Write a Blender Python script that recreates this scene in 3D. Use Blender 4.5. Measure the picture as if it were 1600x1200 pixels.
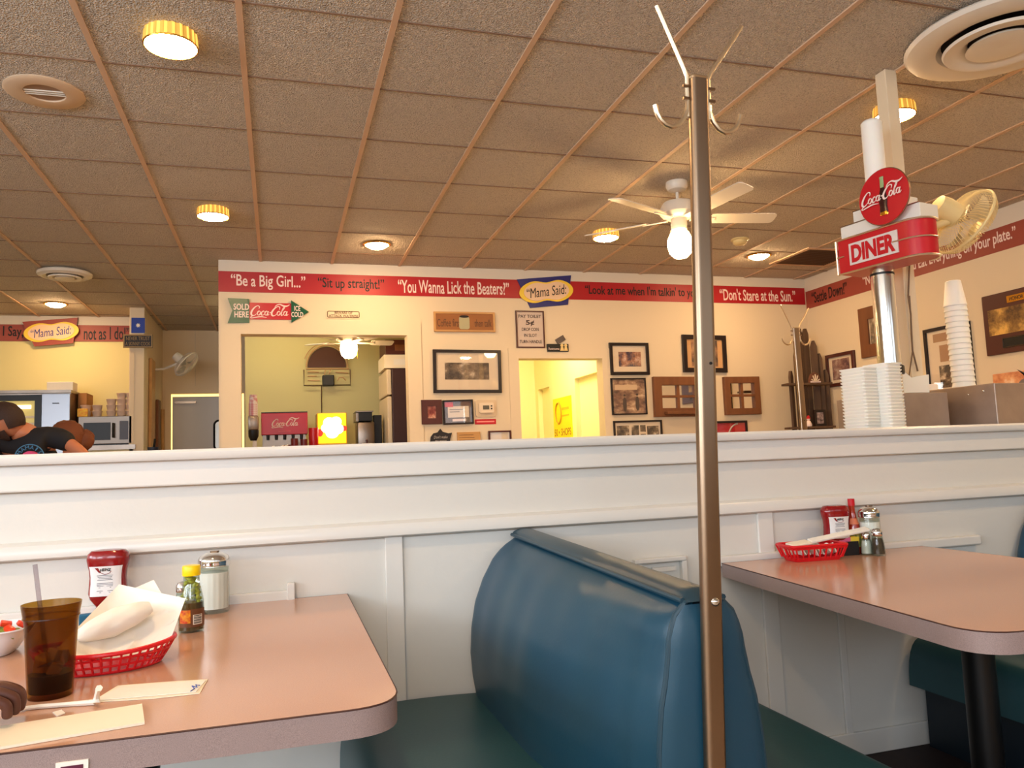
import bpy, bmesh, math, random
from mathutils import Vector, Matrix, noise
random.seed(7)
C = bpy.context.scene.collection
PI = math.pi
R = math.radians
for o in list(bpy.data.objects): bpy.data.objects.remove(o)

# ---------------------------------------------------------------- camera
YAW, PITCH, ROLL, FPX, CH = R(16.754), R(5.498), R(-2.250), 1223.9, 1.15
def cam_basis():
    cy, sy, cp, sp = math.cos(YAW), math.sin(YAW), math.cos(PITCH), math.sin(PITCH)
    f = Vector((sy*cp, cy*cp, sp)); r = Vector((cy, -sy, 0)); u = r.cross(f)
    r2 = math.cos(ROLL)*r + math.sin(ROLL)*u
    u2 = -math.sin(ROLL)*r + math.cos(ROLL)*u
    return r2, u2, f
CR, CU, CF = cam_basis()
cam = bpy.data.cameras.new('camera'); camo = bpy.data.objects.new('camera', cam); C.objects.link(camo)
camo.matrix_world = Matrix(((CR.x, CU.x, -CF.x, 0), (CR.y, CU.y, -CF.y, 0), (CR.z, CU.z, -CF.z, CH), (0, 0, 0, 1)))
cam.sensor_width = 36; cam.lens = FPX/1600*36; cam.clip_start = .05
bpy.context.scene.camera = camo
def ray(x, y): return CR*((x-800)/FPX) - CU*((y-600)/FPX) + CF
CO = Vector((0, 0, CH))
def atZ(x, y, z): d = ray(x, y); return CO + d*((z-CH)/d.z)      # photo measurements -> point on a horizontal / vertical plane of the room
def atY(x, y, Y): d = ray(x, y); return CO + d*(Y/d.y)
def atX(x, y, X): d = ray(x, y); return CO + d*(X/d.x)

# ---------------------------------------------------------------- exposure, world, window light
sc = bpy.context.scene
sc.view_settings.view_transform = 'Standard'; sc.view_settings.look = 'None'
sc.view_settings.gamma = 1; sc.view_settings.use_curve_mapping = False
sc.view_settings.exposure = 0.08
w = bpy.data.worlds.new('sky'); sc.world = w; w.use_nodes = True
bg = w.node_tree.nodes['Background']; bg.inputs[0].default_value = (.75, .86, 1, 1); bg.inputs[1].default_value = .6
DAY = 72; LAMP = 190; GLOBE = 44
def area(name, loc, rot, sx, sy, power, col):
    l = bpy.data.lights.new(name, 'AREA'); l.shape = 'RECTANGLE'; l.size = sx; l.size_y = sy; l.energy = power; l.color = col
    o = bpy.data.objects.new(name, l); C.objects.link(o); o.location = loc; o.rotation_euler = rot
    return o
WINX = (-3.2, -.9, 1.6, 4.0)
for i, x in enumerate(WINX):      # daylight coming in through the front windows behind the camera
    area('window_daylight', (x, -2.54, 2.1), (R(100), 0, 0), 1.9, 1.1, DAY*(1.3, 1.0, .14, .10)[i], (.80, .89, 1))
for y in (-1.2, 1.2):          # and through the side windows at the left
    area('window_daylight', (-4.54, y, 2.1), (R(100), 0, R(-90)), 1.9, 1.1, DAY*1.35, (.80, .89, 1))

# ---------------------------------------------------------------- materials
def lin(c):
    r = []
    for v in c[:3]:
        v = v/255; r.append(v/12.92 if v <= .04045 else ((v+.055)/1.055)**2.4)
    return tuple(r)+(1,)
def M(name, col, rough=.5, metal=0, bump=None, noise=None, trans=0, emis=0, coat=0, ior=1.45, alpha=1, emcol=None, subsurf=0):
    m = bpy.data.materials.new(name); m.use_nodes = True
    nt = m.node_tree; b = nt.nodes['Principled BSDF']
    b.inputs['Base Color'].default_value = lin(col); b.inputs['Roughness'].default_value = rough; b.inputs['Metallic'].default_value = metal
    b.inputs['Transmission Weight'].default_value = trans; b.inputs['Coat Weight'].default_value = coat; b.inputs['IOR'].default_value = ior
    b.inputs['Alpha'].default_value = alpha
    if subsurf:
        b.inputs['Subsurface Weight'].default_value = subsurf; b.inputs['Subsurface Radius'].default_value = (.01, .005, .003)
    if emis:
        b.inputs['Emission Color'].default_value = lin(emcol or col); b.inputs['Emission Strength'].default_value = emis
    tc = nt.nodes.new('ShaderNodeTexCoord')
    if noise:            # (scale, amount, second colour)
        n = nt.nodes.new('ShaderNodeTexNoise'); n.inputs['Scale'].default_value = noise[0]; n.inputs['Detail'].default_value = 4
        nt.links.new(tc.outputs['Object'], n.inputs['Vector'])
        if len(noise) > 3:
            mp = nt.nodes.new('ShaderNodeMapping'); mp.inputs['Scale'].default_value = noise[3]
            nt.links.new(tc.outputs['Object'], mp.inputs[0]); nt.links.new(mp.outputs[0], n.inputs['Vector'])
        cr = nt.nodes.new('ShaderNodeValToRGB')
        cr.color_ramp.elements[0].position = .5-.5*noise[1]; cr.color_ramp.elements[1].position = .5+.5*noise[1]
        cr.color_ramp.elements[0].color = lin(noise[2]); cr.color_ramp.elements[1].color = lin(col)
        nt.links.new(n.outputs[0], cr.inputs[0]); nt.links.new(cr.outputs[0], b.inputs['Base Color'])
    if bump:             # (scale, strength, distance)
        n = nt.nodes.new('ShaderNodeTexNoise'); n.inputs['Scale'].default_value = bump[0]; n.inputs['Detail'].default_value = 3
        nt.links.new(tc.outputs['Object'], n.inputs['Vector'])
        bp = nt.nodes.new('ShaderNodeBump'); bp.inputs['Strength'].default_value = bump[1]; bp.inputs['Distance'].default_value = bump[2]
        nt.links.new(n.outputs[0], bp.inputs['Height']); nt.links.new(bp.outputs[0], b.inputs['Normal'])
    return m
def photo_mat(name, stops, scale, seed, stretch=(1, 1, 1)):      # printed picture: soft blotches through a palette
    m = bpy.data.materials.new(name); m.use_nodes = True; nt = m.node_tree; b = nt.nodes['Principled BSDF']
    b.inputs['Roughness'].default_value = .45
    tc = nt.nodes.new('ShaderNodeTexCoord'); mp = nt.nodes.new('ShaderNodeMapping')
    mp.inputs['Location'].default_value = (seed*3.1, seed, seed*1.7); mp.inputs['Scale'].default_value = stretch
    n = nt.nodes.new('ShaderNodeTexNoise'); n.inputs['Scale'].default_value = scale; n.inputs['Detail'].default_value = 5; n.inputs['Roughness'].default_value = .65
    cr = nt.nodes.new('ShaderNodeValToRGB'); e = cr.color_ramp.elements
    while len(e) < len(stops): e.new(.5)
    for i, s in enumerate(stops):
        e[i].position = .34+.32*i/(len(stops)-1); e[i].color = lin(s)
    nt.links.new(tc.outputs['Object'], mp.inputs[0]); nt.links.new(mp.outputs[0], n.inputs['Vector'])
    nt.links.new(n.outputs[0], cr.inputs[0]); nt.links.new(cr.outputs[0], b.inputs['Base Color'])
    return m
def schlick(nt, f0, f90):
    lw = nt.nodes.new('ShaderNodeLayerWeight'); lw.inputs[0].default_value = .5
    p = nt.nodes.new('ShaderNodeMath'); p.operation = 'POWER'; p.inputs[1].default_value = 5; nt.links.new(lw.outputs['Facing'], p.inputs[0])
    q = nt.nodes.new('ShaderNodeMath'); q.operation = 'MULTIPLY_ADD'; q.inputs[1].default_value = f90-f0; q.inputs[2].default_value = f0; nt.links.new(p.outputs[0], q.inputs[0])
    return q
def glass_sheet():
    m = bpy.data.materials.new('picture_glass'); m.use_nodes = True; nt = m.node_tree; nt.nodes.clear()
    o = nt.nodes.new('ShaderNodeOutputMaterial'); t = nt.nodes.new('ShaderNodeBsdfTransparent'); g = nt.nodes.new('ShaderNodeBsdfGlossy')
    g.inputs['Roughness'].default_value = .02; mx = nt.nodes.new('ShaderNodeMixShader'); f = schlick(nt, .05, .9)
    nt.links.new(f.outputs[0], mx.inputs[0]); nt.links.new(t.outputs[0], mx.inputs[1]); nt.links.new(g.outputs[0], mx.inputs[2]); nt.links.new(mx.outputs[0], o.inputs[0])
    return m
def clear_tint(name, col, spec=.12, rough=.05):     # thin translucent plastic / glass wall
    m = bpy.data.materials.new(name); m.use_nodes = True; nt = m.node_tree; nt.nodes.clear()
    o = nt.nodes.new('ShaderNodeOutputMaterial'); t = nt.nodes.new('ShaderNodeBsdfTransparent'); g = nt.nodes.new('ShaderNodeBsdfGlossy')
    t.inputs[0].default_value = lin(col)
    g.inputs['Roughness'].default_value = rough; mx = nt.nodes.new('ShaderNodeMixShader'); f = schlick(nt, spec*.4, .6)
    nt.links.new(f.outputs[0], mx.inputs[0]); nt.links.new(t.outputs[0], mx.inputs[1]); nt.links.new(g.outputs[0], mx.inputs[2]); nt.links.new(mx.outputs[0], o.inputs[0])
    return m
def ceiling_mat():
    m = bpy.data.materials.new('acoustic_tile'); m.use_nodes = True; nt = m.node_tree; b = nt.nodes['Principled BSDF']; L = nt.links.new
    b.inputs['Roughness'].default_value = .9
    tc = nt.nodes.new('ShaderNodeTexCoord')
    n = nt.nodes.new('ShaderNodeTexNoise'); n.inputs['Scale'].default_value = 90; n.inputs['Detail'].default_value = 3; n.inputs['Distortion'].default_value = .8
    L(tc.outputs['Object'], n.inputs['Vector'])
    v = nt.nodes.new('ShaderNodeTexVoronoi'); v.inputs['Scale'].default_value = 130; L(tc.outputs['Object'], v.inputs['Vector'])
    mul = nt.nodes.new('ShaderNodeMath'); mul.operation = 'ADD'; L(n.outputs[0], mul.inputs[0]); L(v.outputs['Distance'], mul.inputs[1])
    bp = nt.nodes.new('ShaderNodeBump'); bp.inputs['Strength'].default_value = 1; bp.inputs['Distance'].default_value = .02
    L(mul.outputs[0], bp.inputs['Height']); L(bp.outputs[0], b.inputs['Normal'])
    cr = nt.nodes.new('ShaderNodeValToRGB'); cr.color_ramp.elements[0].position = .3; cr.color_ramp.elements[1].position = .5
    cr.color_ramp.elements[0].color = lin((196, 176, 154)); cr.color_ramp.elements[1].color = lin((242, 226, 206))
    n2 = nt.nodes.new('ShaderNodeTexNoise'); n2.inputs['Scale'].default_value = 130; n2.inputs['Detail'].default_value = 2; n2.inputs['Distortion'].default_value = 1
    L(tc.outputs['Object'], n2.inputs['Vector']); L(n2.outputs[0], cr.inputs[0]); L(cr.outputs[0], b.inputs['Base Color'])
    return m
m_ceiling = ceiling_mat()
m_bar = M('ceiling_bar_paint', (206, 172, 142), .6)
m_barthin = M('ceiling_gap', (134, 104, 82), .8)
m_wallw = M('white_gloss_paint', (216, 213, 205), .34, bump=(55, .12, .004))
m_trimw = M('white_trim_paint', (220, 217, 210), .27, bump=(14, .06, .004))
m_cream = M('cream_wall_paint', (222, 203, 172), .6, bump=(40, .05, .003))
m_white_top = M('off_white_wall_paint', (214, 204, 188), .6)
m_yellow_wall = M('yellow_wall_paint', (220, 208, 150), .6)
m_hall = M('pale_yellow_wall_paint', (246, 236, 190), .6)
m_tanwall = M('tan_wall_paint', (230, 204, 164), .6)
m_red_band = M('red_band_paint', (168, 22, 30), .45)
m_brick_band = M('brick_red_band_paint', (150, 66, 52), .5)
m_floor = M('pale_bounce_floor', (186, 166, 146), .4, noise=(9, .6, (168, 146, 126)))  # unseen floor made pale so it bounces daylight up to the ceiling
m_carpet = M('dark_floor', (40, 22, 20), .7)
m_lam = M('tan_pink_laminate', (206, 158, 128), .17, noise=(420, .9, (184, 138, 110)))
m_lamedge = M('speckled_laminate_edge', (172, 150, 144), .4, noise=(900, .5, (128, 110, 108)))
m_seam = M('dark_laminate_seam', (70, 40, 34), .5)
m_vinyl = M('teal_blue_vinyl', (18, 64, 90), .40, bump=(160, .10, .002), noise=(3, .9, (30, 68, 82)))
m_vinylseat = M('green_blue_vinyl', (34, 74, 80), .4, bump=(120, .12, .002))
m_vinyldark = M('dark_blue_vinyl', (18, 30, 40), .45)
m_piping = M('vinyl_piping', (34, 62, 76), .4)
m_steel = M('dull_steel', (172, 148, 122), .32, 1, noise=(6, .9, (128, 104, 84), (1, 1, .25)))
m_chrome = M('polished_chrome', (225, 222, 216), .12, 1)
m_chromewarm = M('aged_chrome', (228, 208, 176), .28, 1)
m_strip = M('satin_chrome_strip', (235, 220, 200), .38, 1)
m_brass = M('brass_reflector', (214, 160, 60), .22, 1)
m_brushed = M('brushed_stainless', (166, 152, 140), .36, 1, bump=(30, .15, .004), noise=(5, .8, (132, 118, 106)))
m_guard = M('worn_stainless', (196, 178, 164), .5, .85, bump=(30, .2, .004), noise=(5, .8, (150, 132, 120)))
m_black = M('black_plastic', (16, 15, 15), .4)
m_blackframe = M('black_wood_frame', (30, 18, 16), .35)
m_brownframe = M('dark_red_brown_wood', (78, 34, 26), .4)
m_wood = M('barn_wood', (132, 82, 46), .6, noise=(16, .8, (96, 56, 32), (1, 1, .15)))
m_woodgrey = M('weathered_picket_wood', (104, 78, 54), .75, noise=(22, .8, (66, 46, 34), (1, 1, .12)))
m_woodlight = M('pale_wood', (206, 160, 100), .5, noise=(12, .7, (180, 130, 74), (.2, 1, 1)))
m_matboard = M('cream_mat_board', (226, 206, 178), .7)
m_white = M('white_plastic', (228, 224, 216), .4)
m_fanwhite = M('aged_white_metal', (222, 212, 196), .35)
m_yellowed = M('yellowed_plastic', (226, 206, 150), .45)
m_foam = M('white_foam', (240, 236, 226), .6, subsurf=.15)
m_paper = M('white_paper', (240, 234, 222), .8, bump=(50, .3, .003))
m_papercream = M('cream_paper', (242, 230, 206), .8)
m_ringlit = M('lit_amber_ribbed_glass', (240, 190, 90), .3, emis=1.1, emcol=(255, 176, 70))
def ribs(m):
    nt = m.node_tree; b = nt.nodes['Principled BSDF']; tc = nt.nodes.new('ShaderNodeTexCoord'); sx = nt.nodes.new('ShaderNodeSeparateXYZ'); nt.links.new(tc.outputs['Object'], sx.inputs[0])
    a = nt.nodes.new('ShaderNodeMath'); a.operation = 'ARCTAN2'; nt.links.new(sx.outputs[1], a.inputs[0]); nt.links.new(sx.outputs[0], a.inputs[1])
    k = nt.nodes.new('ShaderNodeMath'); k.operation = 'MULTIPLY'; k.inputs[1].default_value = 22; nt.links.new(a.outputs[0], k.inputs[0])
    s = nt.nodes.new('ShaderNodeMath'); s.operation = 'SINE'; nt.links.new(k.outputs[0], s.inputs[0])
    r = nt.nodes.new('ShaderNodeValToRGB'); r.color_ramp.elements[0].position = .05; r.color_ramp.elements[1].position = .6
    r.color_ramp.elements[0].color = lin((120, 80, 20)); r.color_ramp.elements[1].color = lin((255, 196, 90)); nt.links.new(s.outputs[0], r.inputs[0]); nt.links.new(r.outputs[0], b.inputs['Emission Color'])
ribs(m_ringlit)
m_bulb = M('warm_bulb_glow', (255, 236, 196), .5, emis=LAMP, emcol=(255, 212, 156))
m_globe = M('globe_glow', (255, 240, 210), .5, emis=GLOBE, emcol=(255, 212, 150))
m_ink = M('black_lettering', (26, 16, 16), .6)
m_inkw = M('cream_lettering', (238, 214, 204), .6)
m_ketchup = M('ketchup_red_plastic', (136, 10, 14), .2, coat=.3)
m_label = M('label_white', (226, 224, 222), .5)
m_redbasket = M('red_basket_plastic', (214, 20, 30), .3, subsurf=.1)
m_glass = clear_tint('clear_glass', (240, 244, 240), .1)
m_pglass = glass_sheet()
m_sugar = M('white_sugar', (240, 238, 234), .9)
m_amber = clear_tint('amber_plastic', (206, 178, 116), .05, .25)
m_cola = M('dark_iced_drink', (52, 24, 14), .3)
m_ice = M('ice', (206, 160, 84), .1, trans=.6)
m_yellowcap = M('yellow_cap', (250, 214, 0), .35)
m_pepper = M('green_pickled_peppers', (204, 200, 64), .35, noise=(60, .7, (150, 156, 36)))
m_skin = M('skin', (188, 118, 84), .5, subsurf=.15)
m_skindark = M('brown_skin', (88, 50, 38), .5, subsurf=.1, bump=(80, .15, .002))
m_hairb = M('dark_brown_hair', (52, 32, 24), .7, bump=(120, .6, .004))
m_hairr = M('reddish_brown_hair', (120, 66, 38), .7, bump=(100, .7, .006))
m_tshirt = M('black_tshirt', (22, 20, 24), .8)
m_mirror = M('mirror_glass', (226, 218, 206), .03, 1)
m_green = M('dark_green_enamel', (14, 80, 48), .3)
m_cokered = M('red_enamel', (190, 22, 34), .3)
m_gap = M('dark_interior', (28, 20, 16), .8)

# ---------------------------------------------------------------- mesh helpers
def link(o, parent=None):
    C.objects.link(o)
    if parent: o.parent = parent
    return o
def thing(name, label, cat, loc=(0, 0, 0), rotz=0, group=None):
    o = bpy.data.objects.new(name, None); C.objects.link(o); o.empty_display_size = .05
    o.location = loc; o.rotation_euler = (0, 0, rotz); o['label'] = label; o['category'] = cat
    if group: o['group'] = group
    return o
def tag(o, label, cat, group=None):
    o['label'] = label; o['category'] = cat
    if group: o['group'] = group
    return o
def obj(name, bm, mat, parent=None, smooth=False, loc=None, rot=None):
    if isinstance(bm, list): bm = bm[0]
    bmesh.ops.recalc_face_normals(bm, faces=bm.faces)
    me = bpy.data.meshes.new(name); bm.to_mesh(me); bm.free(); me.materials.append(mat)
    if smooth:
        me.polygons.foreach_set('use_smooth', [True]*len(me.polygons))
        try: me.set_sharp_from_angle(angle=R(38))
        except Exception: pass
    o = bpy.data.objects.new(name, me); link(o, parent)
    if loc: o.location = loc
    if rot: o.rotation_euler = rot
    return o
def struct(name, bm, mat, smooth=False, parent=None):
    o = obj(name, bm, mat, parent, smooth)
    if not parent: o['kind'] = 'structure'
    return o
def nb(): return bmesh.new()
def box(bm, x0, x1, y0, y1, z0, z1, bev=0, seg=2):
    r = bmesh.ops.create_cube(bm, size=1)
    for v in r['verts']:
        v.co = Vector(((x0+x1)/2+v.co.x*(x1-x0), (y0+y1)/2+v.co.y*(y1-y0), (z0+z1)/2+v.co.z*(z1-z0)))
    if bev:
        es = list({e for v in r['verts'] for e in v.link_edges})
        bmesh.ops.bevel(bm, geom=es, offset=bev, segments=seg, affect='EDGES', profile=.5)
    return bm
def B(*a, **k): return box(nb(), *a, **k)
def ringface(bm, rings, closed=True, cap=True):
    vs = [[bm.verts.new(p) for p in ring] for ring in rings]
    n = len(vs[0])
    for a, b in zip(vs, vs[1:]):
        for i in range(n if closed else n-1):
            j = (i+1) % n
            try: bm.faces.new((a[i], a[j], b[j], b[i]))
            except ValueError: pass
    if cap and closed:
        for r_ in (vs[0], vs[-1]):
            try: bm.faces.new(r_)
            except ValueError: pass
    return bm
def lathe(bm, prof, n=24, c=(0, 0, 0), sy=1.0, a0=0, a1=2*PI, cap=True, power=2.0, twist=None):   # prof: (r, z); sy squashes y
    full = abs(a1-a0-2*PI) < 1e-6; rings = []
    for r_, z in prof:
        ring = []
        for i in range(n if full else n+1):
            a = a0+(a1-a0)*i/n; ca, sa = math.cos(a), math.sin(a)
            if power != 2: ca = math.copysign(abs(ca)**(2/power), ca); sa = math.copysign(abs(sa)**(2/power), sa)
            ring.append(Vector((c[0]+max(r_, 1e-4)*ca, c[1]+max(r_, 1e-4)*sa*sy, c[2]+z)))
        rings.append(ring)
    return ringface(bm, rings, full, cap and full)
def L(prof, **k): return lathe(nb(), prof, **k)
def tube(bm, pts, r, n=8, closed=False):
    pts = [Vector(p) for p in pts]; N = len(pts); rad = r if isinstance(r, (list, tuple)) else [r]*N
    rings = []; prev = None
    for i, p in enumerate(pts):
        if closed: t = pts[(i+1) % N]-pts[i-1]
        else: t = pts[min(i+1, N-1)]-pts[max(i-1, 0)]
        t.normalize()
        if prev is None:
            up = Vector((0, 0, 1)) if abs(t.z) < .9 else Vector((1, 0, 0)); a = t.cross(up).normalized()
        else: a = (prev-t*prev.dot(t)).normalized()
        b = t.cross(a); prev = a
        rings.append([p+(a*math.cos(2*PI*k/n)+b*math.sin(2*PI*k/n))*rad[i] for k in range(n)])
    if closed: rings.append(rings[0])
    return ringface(bm, rings, True, not closed)
def T(pts, r, **k): return tube(nb(), pts, r, **k)
def prism(bm, poly, y0, y1, axis='y'):      # poly in (a, b) extruded along the axis
    def P3(p, t):
        return Vector({'y': (p[0], t, p[1]), 'x': (t, p[0], p[1]), 'z': (p[0], p[1], t)}[axis])
    a = [bm.verts.new(P3(p, y0)) for p in poly]; b = [bm.verts.new(P3(p, y1)) for p in poly]
    bm.faces.new(a); bm.faces.new(b)
    for i in range(len(poly)):
        j = (i+1) % len(poly); bm.faces.new((a[i], a[j], b[j], b[i]))
    return bm
def PR(poly, y0, y1, axis='y'): return prism(nb(), poly, y0, y1, axis)
def grid(bm, f, nu, nv, thick=0):
    vs = [[bm.verts.new(f(i/nu, j/nv)) for j in range(nv+1)] for i in range(nu+1)]
    fs = [bm.faces.new((vs[i][j], vs[i+1][j], vs[i+1][j+1], vs[i][j+1])) for i in range(nu) for j in range(nv)]
    if thick: bmesh.ops.solidify(bm, geom=fs, thickness=thick)
    return bm
def frame_bm(w, h, b, d0, d1, bev=0.0):     # rectangular border in x-z, from y=-d1 to y=-d0
    bm = nb(); o = [(-w/2, -h/2), (w/2, -h/2), (w/2, h/2), (-w/2, h/2)]; i_ = [(-w/2+b, -h/2+b), (w/2-b, -h/2+b), (w/2-b, h/2-b), (-w/2+b, h/2-b)]
    rings = []
    for poly, d in ((o, -d0), (o, -d1+bev), ([(x*(1-2*bev/w), z*(1-2*bev/h)) for x, z in o], -d1), (i_, -d1), (i_, -d0)):
        rings.append([Vector((x, d, z)) for x, z in poly])
    vs = [[bm.verts.new(p) for p in r_] for r_ in rings]
    for a, c in list(zip(vs, vs[1:]))+[(vs[-1], vs[0])]:
        for k in range(4): bm.faces.new((a[k], a[(k+1) % 4], c[(k+1) % 4], c[k]))
    return bm
def ellipse(rx, rz, n=32, cx=0, cz=0, a0=0, a1=2*PI):
    return [(cx+rx*math.cos(a0+(a1-a0)*i/n), cz+rz*math.sin(a0+(a1-a0)*i/n)) for i in range(n + (0 if abs(a1-a0-2*PI) < 1e-6 else 1))]
def rrect(x0, x1, y0, y1, r, n=6, rs=None):
    rs = rs or (r, r, r, r); out = []
    for (cx, cy, a, q) in ((x1, y1, 0, 0), (x0, y1, 90, 1), (x0, y0, 180, 2), (x1, y0, 270, 3)):
        rr = rs[q]; sx = -1 if cx == x1 else 1; sy = -1 if cy == y1 else 1
        for k in range(n+1):
            t = R(a+90*k/n); out.append((cx+sx*rr+rr*math.cos(t), cy+sy*rr+rr*math.sin(t)))
    return out
def text(s, w, h, mat, parent, x=0, z=0, y=-.003, shear=0, off=0, th=.0012, name='lettering', rot=0, spacing=1, jitter=0, bend=0):
    cu = bpy.data.curves.new(name, 'FONT'); cu.body = s; cu.size = 1; cu.shear = shear; cu.offset = off; cu.space_character = spacing
    cu.align_x = 'CENTER'; cu.extrude = .02; cu.resolution_u = 3; cu.space_line = .9
    to = bpy.data.objects.new('tmp', cu); C.objects.link(to)
    bpy.context.view_layer.update()
    me = bpy.data.meshes.new_from_object(to.evaluated_get(bpy.context.evaluated_depsgraph_get()))
    bpy.data.objects.remove(to); bpy.data.curves.remove(cu)
    xs = [v.co.x for v in me.vertices]; ys = [v.co.y for v in me.vertices]
    cx, cy, W_, H_ = (min(xs)+max(xs))/2, (min(ys)+max(ys))/2, max(xs)-min(xs), max(ys)-min(ys)
    sx = w/W_ if w else h/H_; sy = h/H_ if h else sx
    for v in me.vertices:
        px, py = (v.co.x-cx)*sx, (v.co.y-cy)*sy
        if jitter: py += jitter*h*math.sin(px/h*2.3+.5); px += jitter*.5*h*math.sin(px/h*3.1)
        if bend: py -= bend*(px*px)
        px, py = px*math.cos(rot)-py*math.sin(rot), px*math.sin(rot)+py*math.cos(rot)
        v.co = Vector((x+px, y-(th if v.co.z > 0 else 0), z+py))
    me.name = name; me.materials.clear(); me.materials.append(mat)
    o = bpy.data.objects.new(name, me); link(o, parent); return o
def catmull(P, k=6):
    out = []
    for i in range(len(P)-1):
        p0 = P[max(i-1, 0)]; p1 = P[i]; p2 = P[i+1]; p3 = P[min(i+2, len(P)-1)]
        for s in range(k):
            t = s/k
            out.append(tuple(.5*((2*b)+(-a+c)*t+(2*a-5*b+4*c-d)*t*t+(-a+3*b-3*c+d)*t**3) for a, b, c, d in zip(p0, p1, p2, p3)))
    out.append(P[-1]); return out
def strokes(paths, w, parent, mat, x=0, z=0, y=-.003, th=.0012, name='script_lettering', shear=0, rot=0, W_=None):
    """brush lettering: each path is a list of (x, y, width)"""
    allp = [p for pa in paths for p in pa]; x0 = min(p[0] for p in allp); x1 = max(p[0] for p in allp); y0 = min(p[1] for p in allp); y1 = max(p[1] for p in allp)
    s = w/(x1-x0); cx, cy = (x0+x1)/2, (y0+y1)/2; bm = nb()
    for q, pa in enumerate(paths):
        pts = catmull(pa); Lf, Rt = [], []
        for i, p in enumerate(pts):
            a = pts[max(i-1, 0)]; b = pts[min(i+1, len(pts)-1)]; dx, dy = b[0]-a[0], b[1]-a[1]; dl = math.hypot(dx, dy) or 1
            nx, ny = -dy/dl*p[2]/2, dx/dl*p[2]/2
            Lf.append((p[0]+nx, p[1]+ny)); Rt.append((p[0]-nx, p[1]-ny))
        def tr(p, d):
            px = (p[0]-cx+shear*(p[1]-cy))*s; py = (p[1]-cy)*s
            return Vector((x+px*math.cos(rot)-py*math.sin(rot), d, z+px*math.sin(rot)+py*math.cos(rot)))
        ringface(bm, [[tr(a, y), tr(b, y), tr(b, y-th-.00003*q), tr(a, y-th-.00003*q)] for a, b in zip(Lf, Rt)])
    return obj(name, bm, mat, parent)
def oval(cx, cy, rx, ry, w, a0=70): return [(cx+rx*math.cos(R(a0+i*45)), cy+ry*math.sin(R(a0+i*45)), w*(1 if i % 4 in (1, 2) else .55)) for i in range(9)]
COLA = [
    [(2.5, 2.3, .1), (2.55, 2.9, .25), (2.0, 3.25, .22), (1.3, 2.8, .38), (.75, 1.9, .5), (.6, 1.0, .5), (.95, .35, .4), (1.6, .35, .25), (2.2, .9, .12)],
    [(1.5, .35, .1), (.7, -.15, .25), (.9, -.45, .2), (2.0, -.25, .3), (3.6, -.05, .3), (5.2, -.3, .12)],
    oval(2.75, 1.05, .42, .6, .34), [(4.15, 1.5, .3), (3.8, 1.65, .25), (3.45, 1.15, .36), (3.6, .5, .34), (4.0, .45, .2), (4.5, .9, .1)],
    oval(4.85, 1.05, .42, .6, .34), [(5.35, 1.65, .3), (5.2, 1.0, .32), (5.35, .45, .3), (5.75, .8, .1)],
    [(5.7, 1.2, .2), (6.15, 1.3, .2)],
    [(8.3, 2.1, .1), (8.35, 2.8, .25), (7.8, 3.1, .22), (7.1, 2.7, .38), (6.5, 1.8, .5), (6.35, 1.0, .5), (6.7, .35, .4), (7.3, .35, .25), (7.9, .9, .12)],
    [(6.9, 2.9, .12), (7.3, 3.5, .25), (8.2, 3.75, .3), (9.2, 3.35, .42), (10.2, 3.25, .4), (11.0, 3.7, .12)],
    oval(8.35, 1.05, .42, .6, .34), [(9.0, 1.2, .1), (9.7, 2.7, .22), (9.55, 3.2, .2), (9.25, 2.2, .3), (9.1, 1.0, .34), (9.35, .4, .3), (9.7, .8, .1)],
    oval(10.2, 1.05, .42, .6, .34), [(10.7, 1.65, .3), (10.55, 1.0, .32), (10.75, .45, .3), (11.15, .8, .1)]]
def skin_mesh(verts, edges, radii, sub=2):      # one continuous tapering surface from a joint skeleton
    me = bpy.data.meshes.new('sk'); me.from_pydata(verts, edges, []); o = bpy.data.objects.new('sk', me); C.objects.link(o)
    md = o.modifiers.new('s', 'SKIN'); md.use_smooth_shade = True
    for i, r_ in enumerate(radii):
        r_ = r_ if isinstance(r_, tuple) else (r_, r_); me.skin_vertices[0].data[i].radius = r_
        me.skin_vertices[0].data[i].use_root = (i == 0)
    s = o.modifiers.new('ss', 'SUBSURF'); s.levels = sub; s.render_levels = sub
    bpy.context.view_layer.update()
    out = bpy.data.meshes.new_from_object(o.evaluated_get(bpy.context.evaluated_depsgraph_get()))
    bm = nb(); bm.from_mesh(out); bpy.data.objects.remove(o); return bm
def copy_tree(root, loc=None, rotz=None, label=None, group=None):
    r_ = root.copy(); C.objects.link(r_)
    if loc is not None: r_.location = loc
    if rotz is not None: r_.rotation_euler = (0, 0, rotz)
    if label: r_['label'] = label
    if group: r_['group'] = group
    def kids(a, b):
        for ch in list(a.children):
            c = ch.copy(); C.objects.link(c); c.parent = b; kids(ch, c)
    kids(root, r_); return r_

# ================================================================= THE SETTING
ZC = 2.975; YB = 7.1; XR = 5.5; XL = -4.6; YF = -2.6; YW = 2.57
TX, TY, GX0, GY0 = .611, .6075, -.742, 3.073
struct('floor', box(B(XL, XR+.1, YF, .95, -.1, 0), XL, XR+.1, YW, 11, -.1, 0), m_floor)
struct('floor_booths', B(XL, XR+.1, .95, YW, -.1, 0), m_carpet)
struct('ceiling', B(XL, XR+.1, YF, 10.95, ZC, ZC+.1), m_ceiling)
bm = nb()
i = -7
while GX0+i*TX < XR:
    x = GX0+i*TX
    if x > XL: box(bm, x-.013, x+.013, YF, 10.9, ZC-.007, ZC+.001)
    i += 1
struct('trim_1', bm, m_bar)
bm = nb(); j = -9
while GY0+j*TY < 10.8:
    y = GY0+j*TY
    if y > YF: box(bm, XL, XR, y-.004, y+.004, ZC-.004, ZC+.001)
    j += 1
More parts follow.
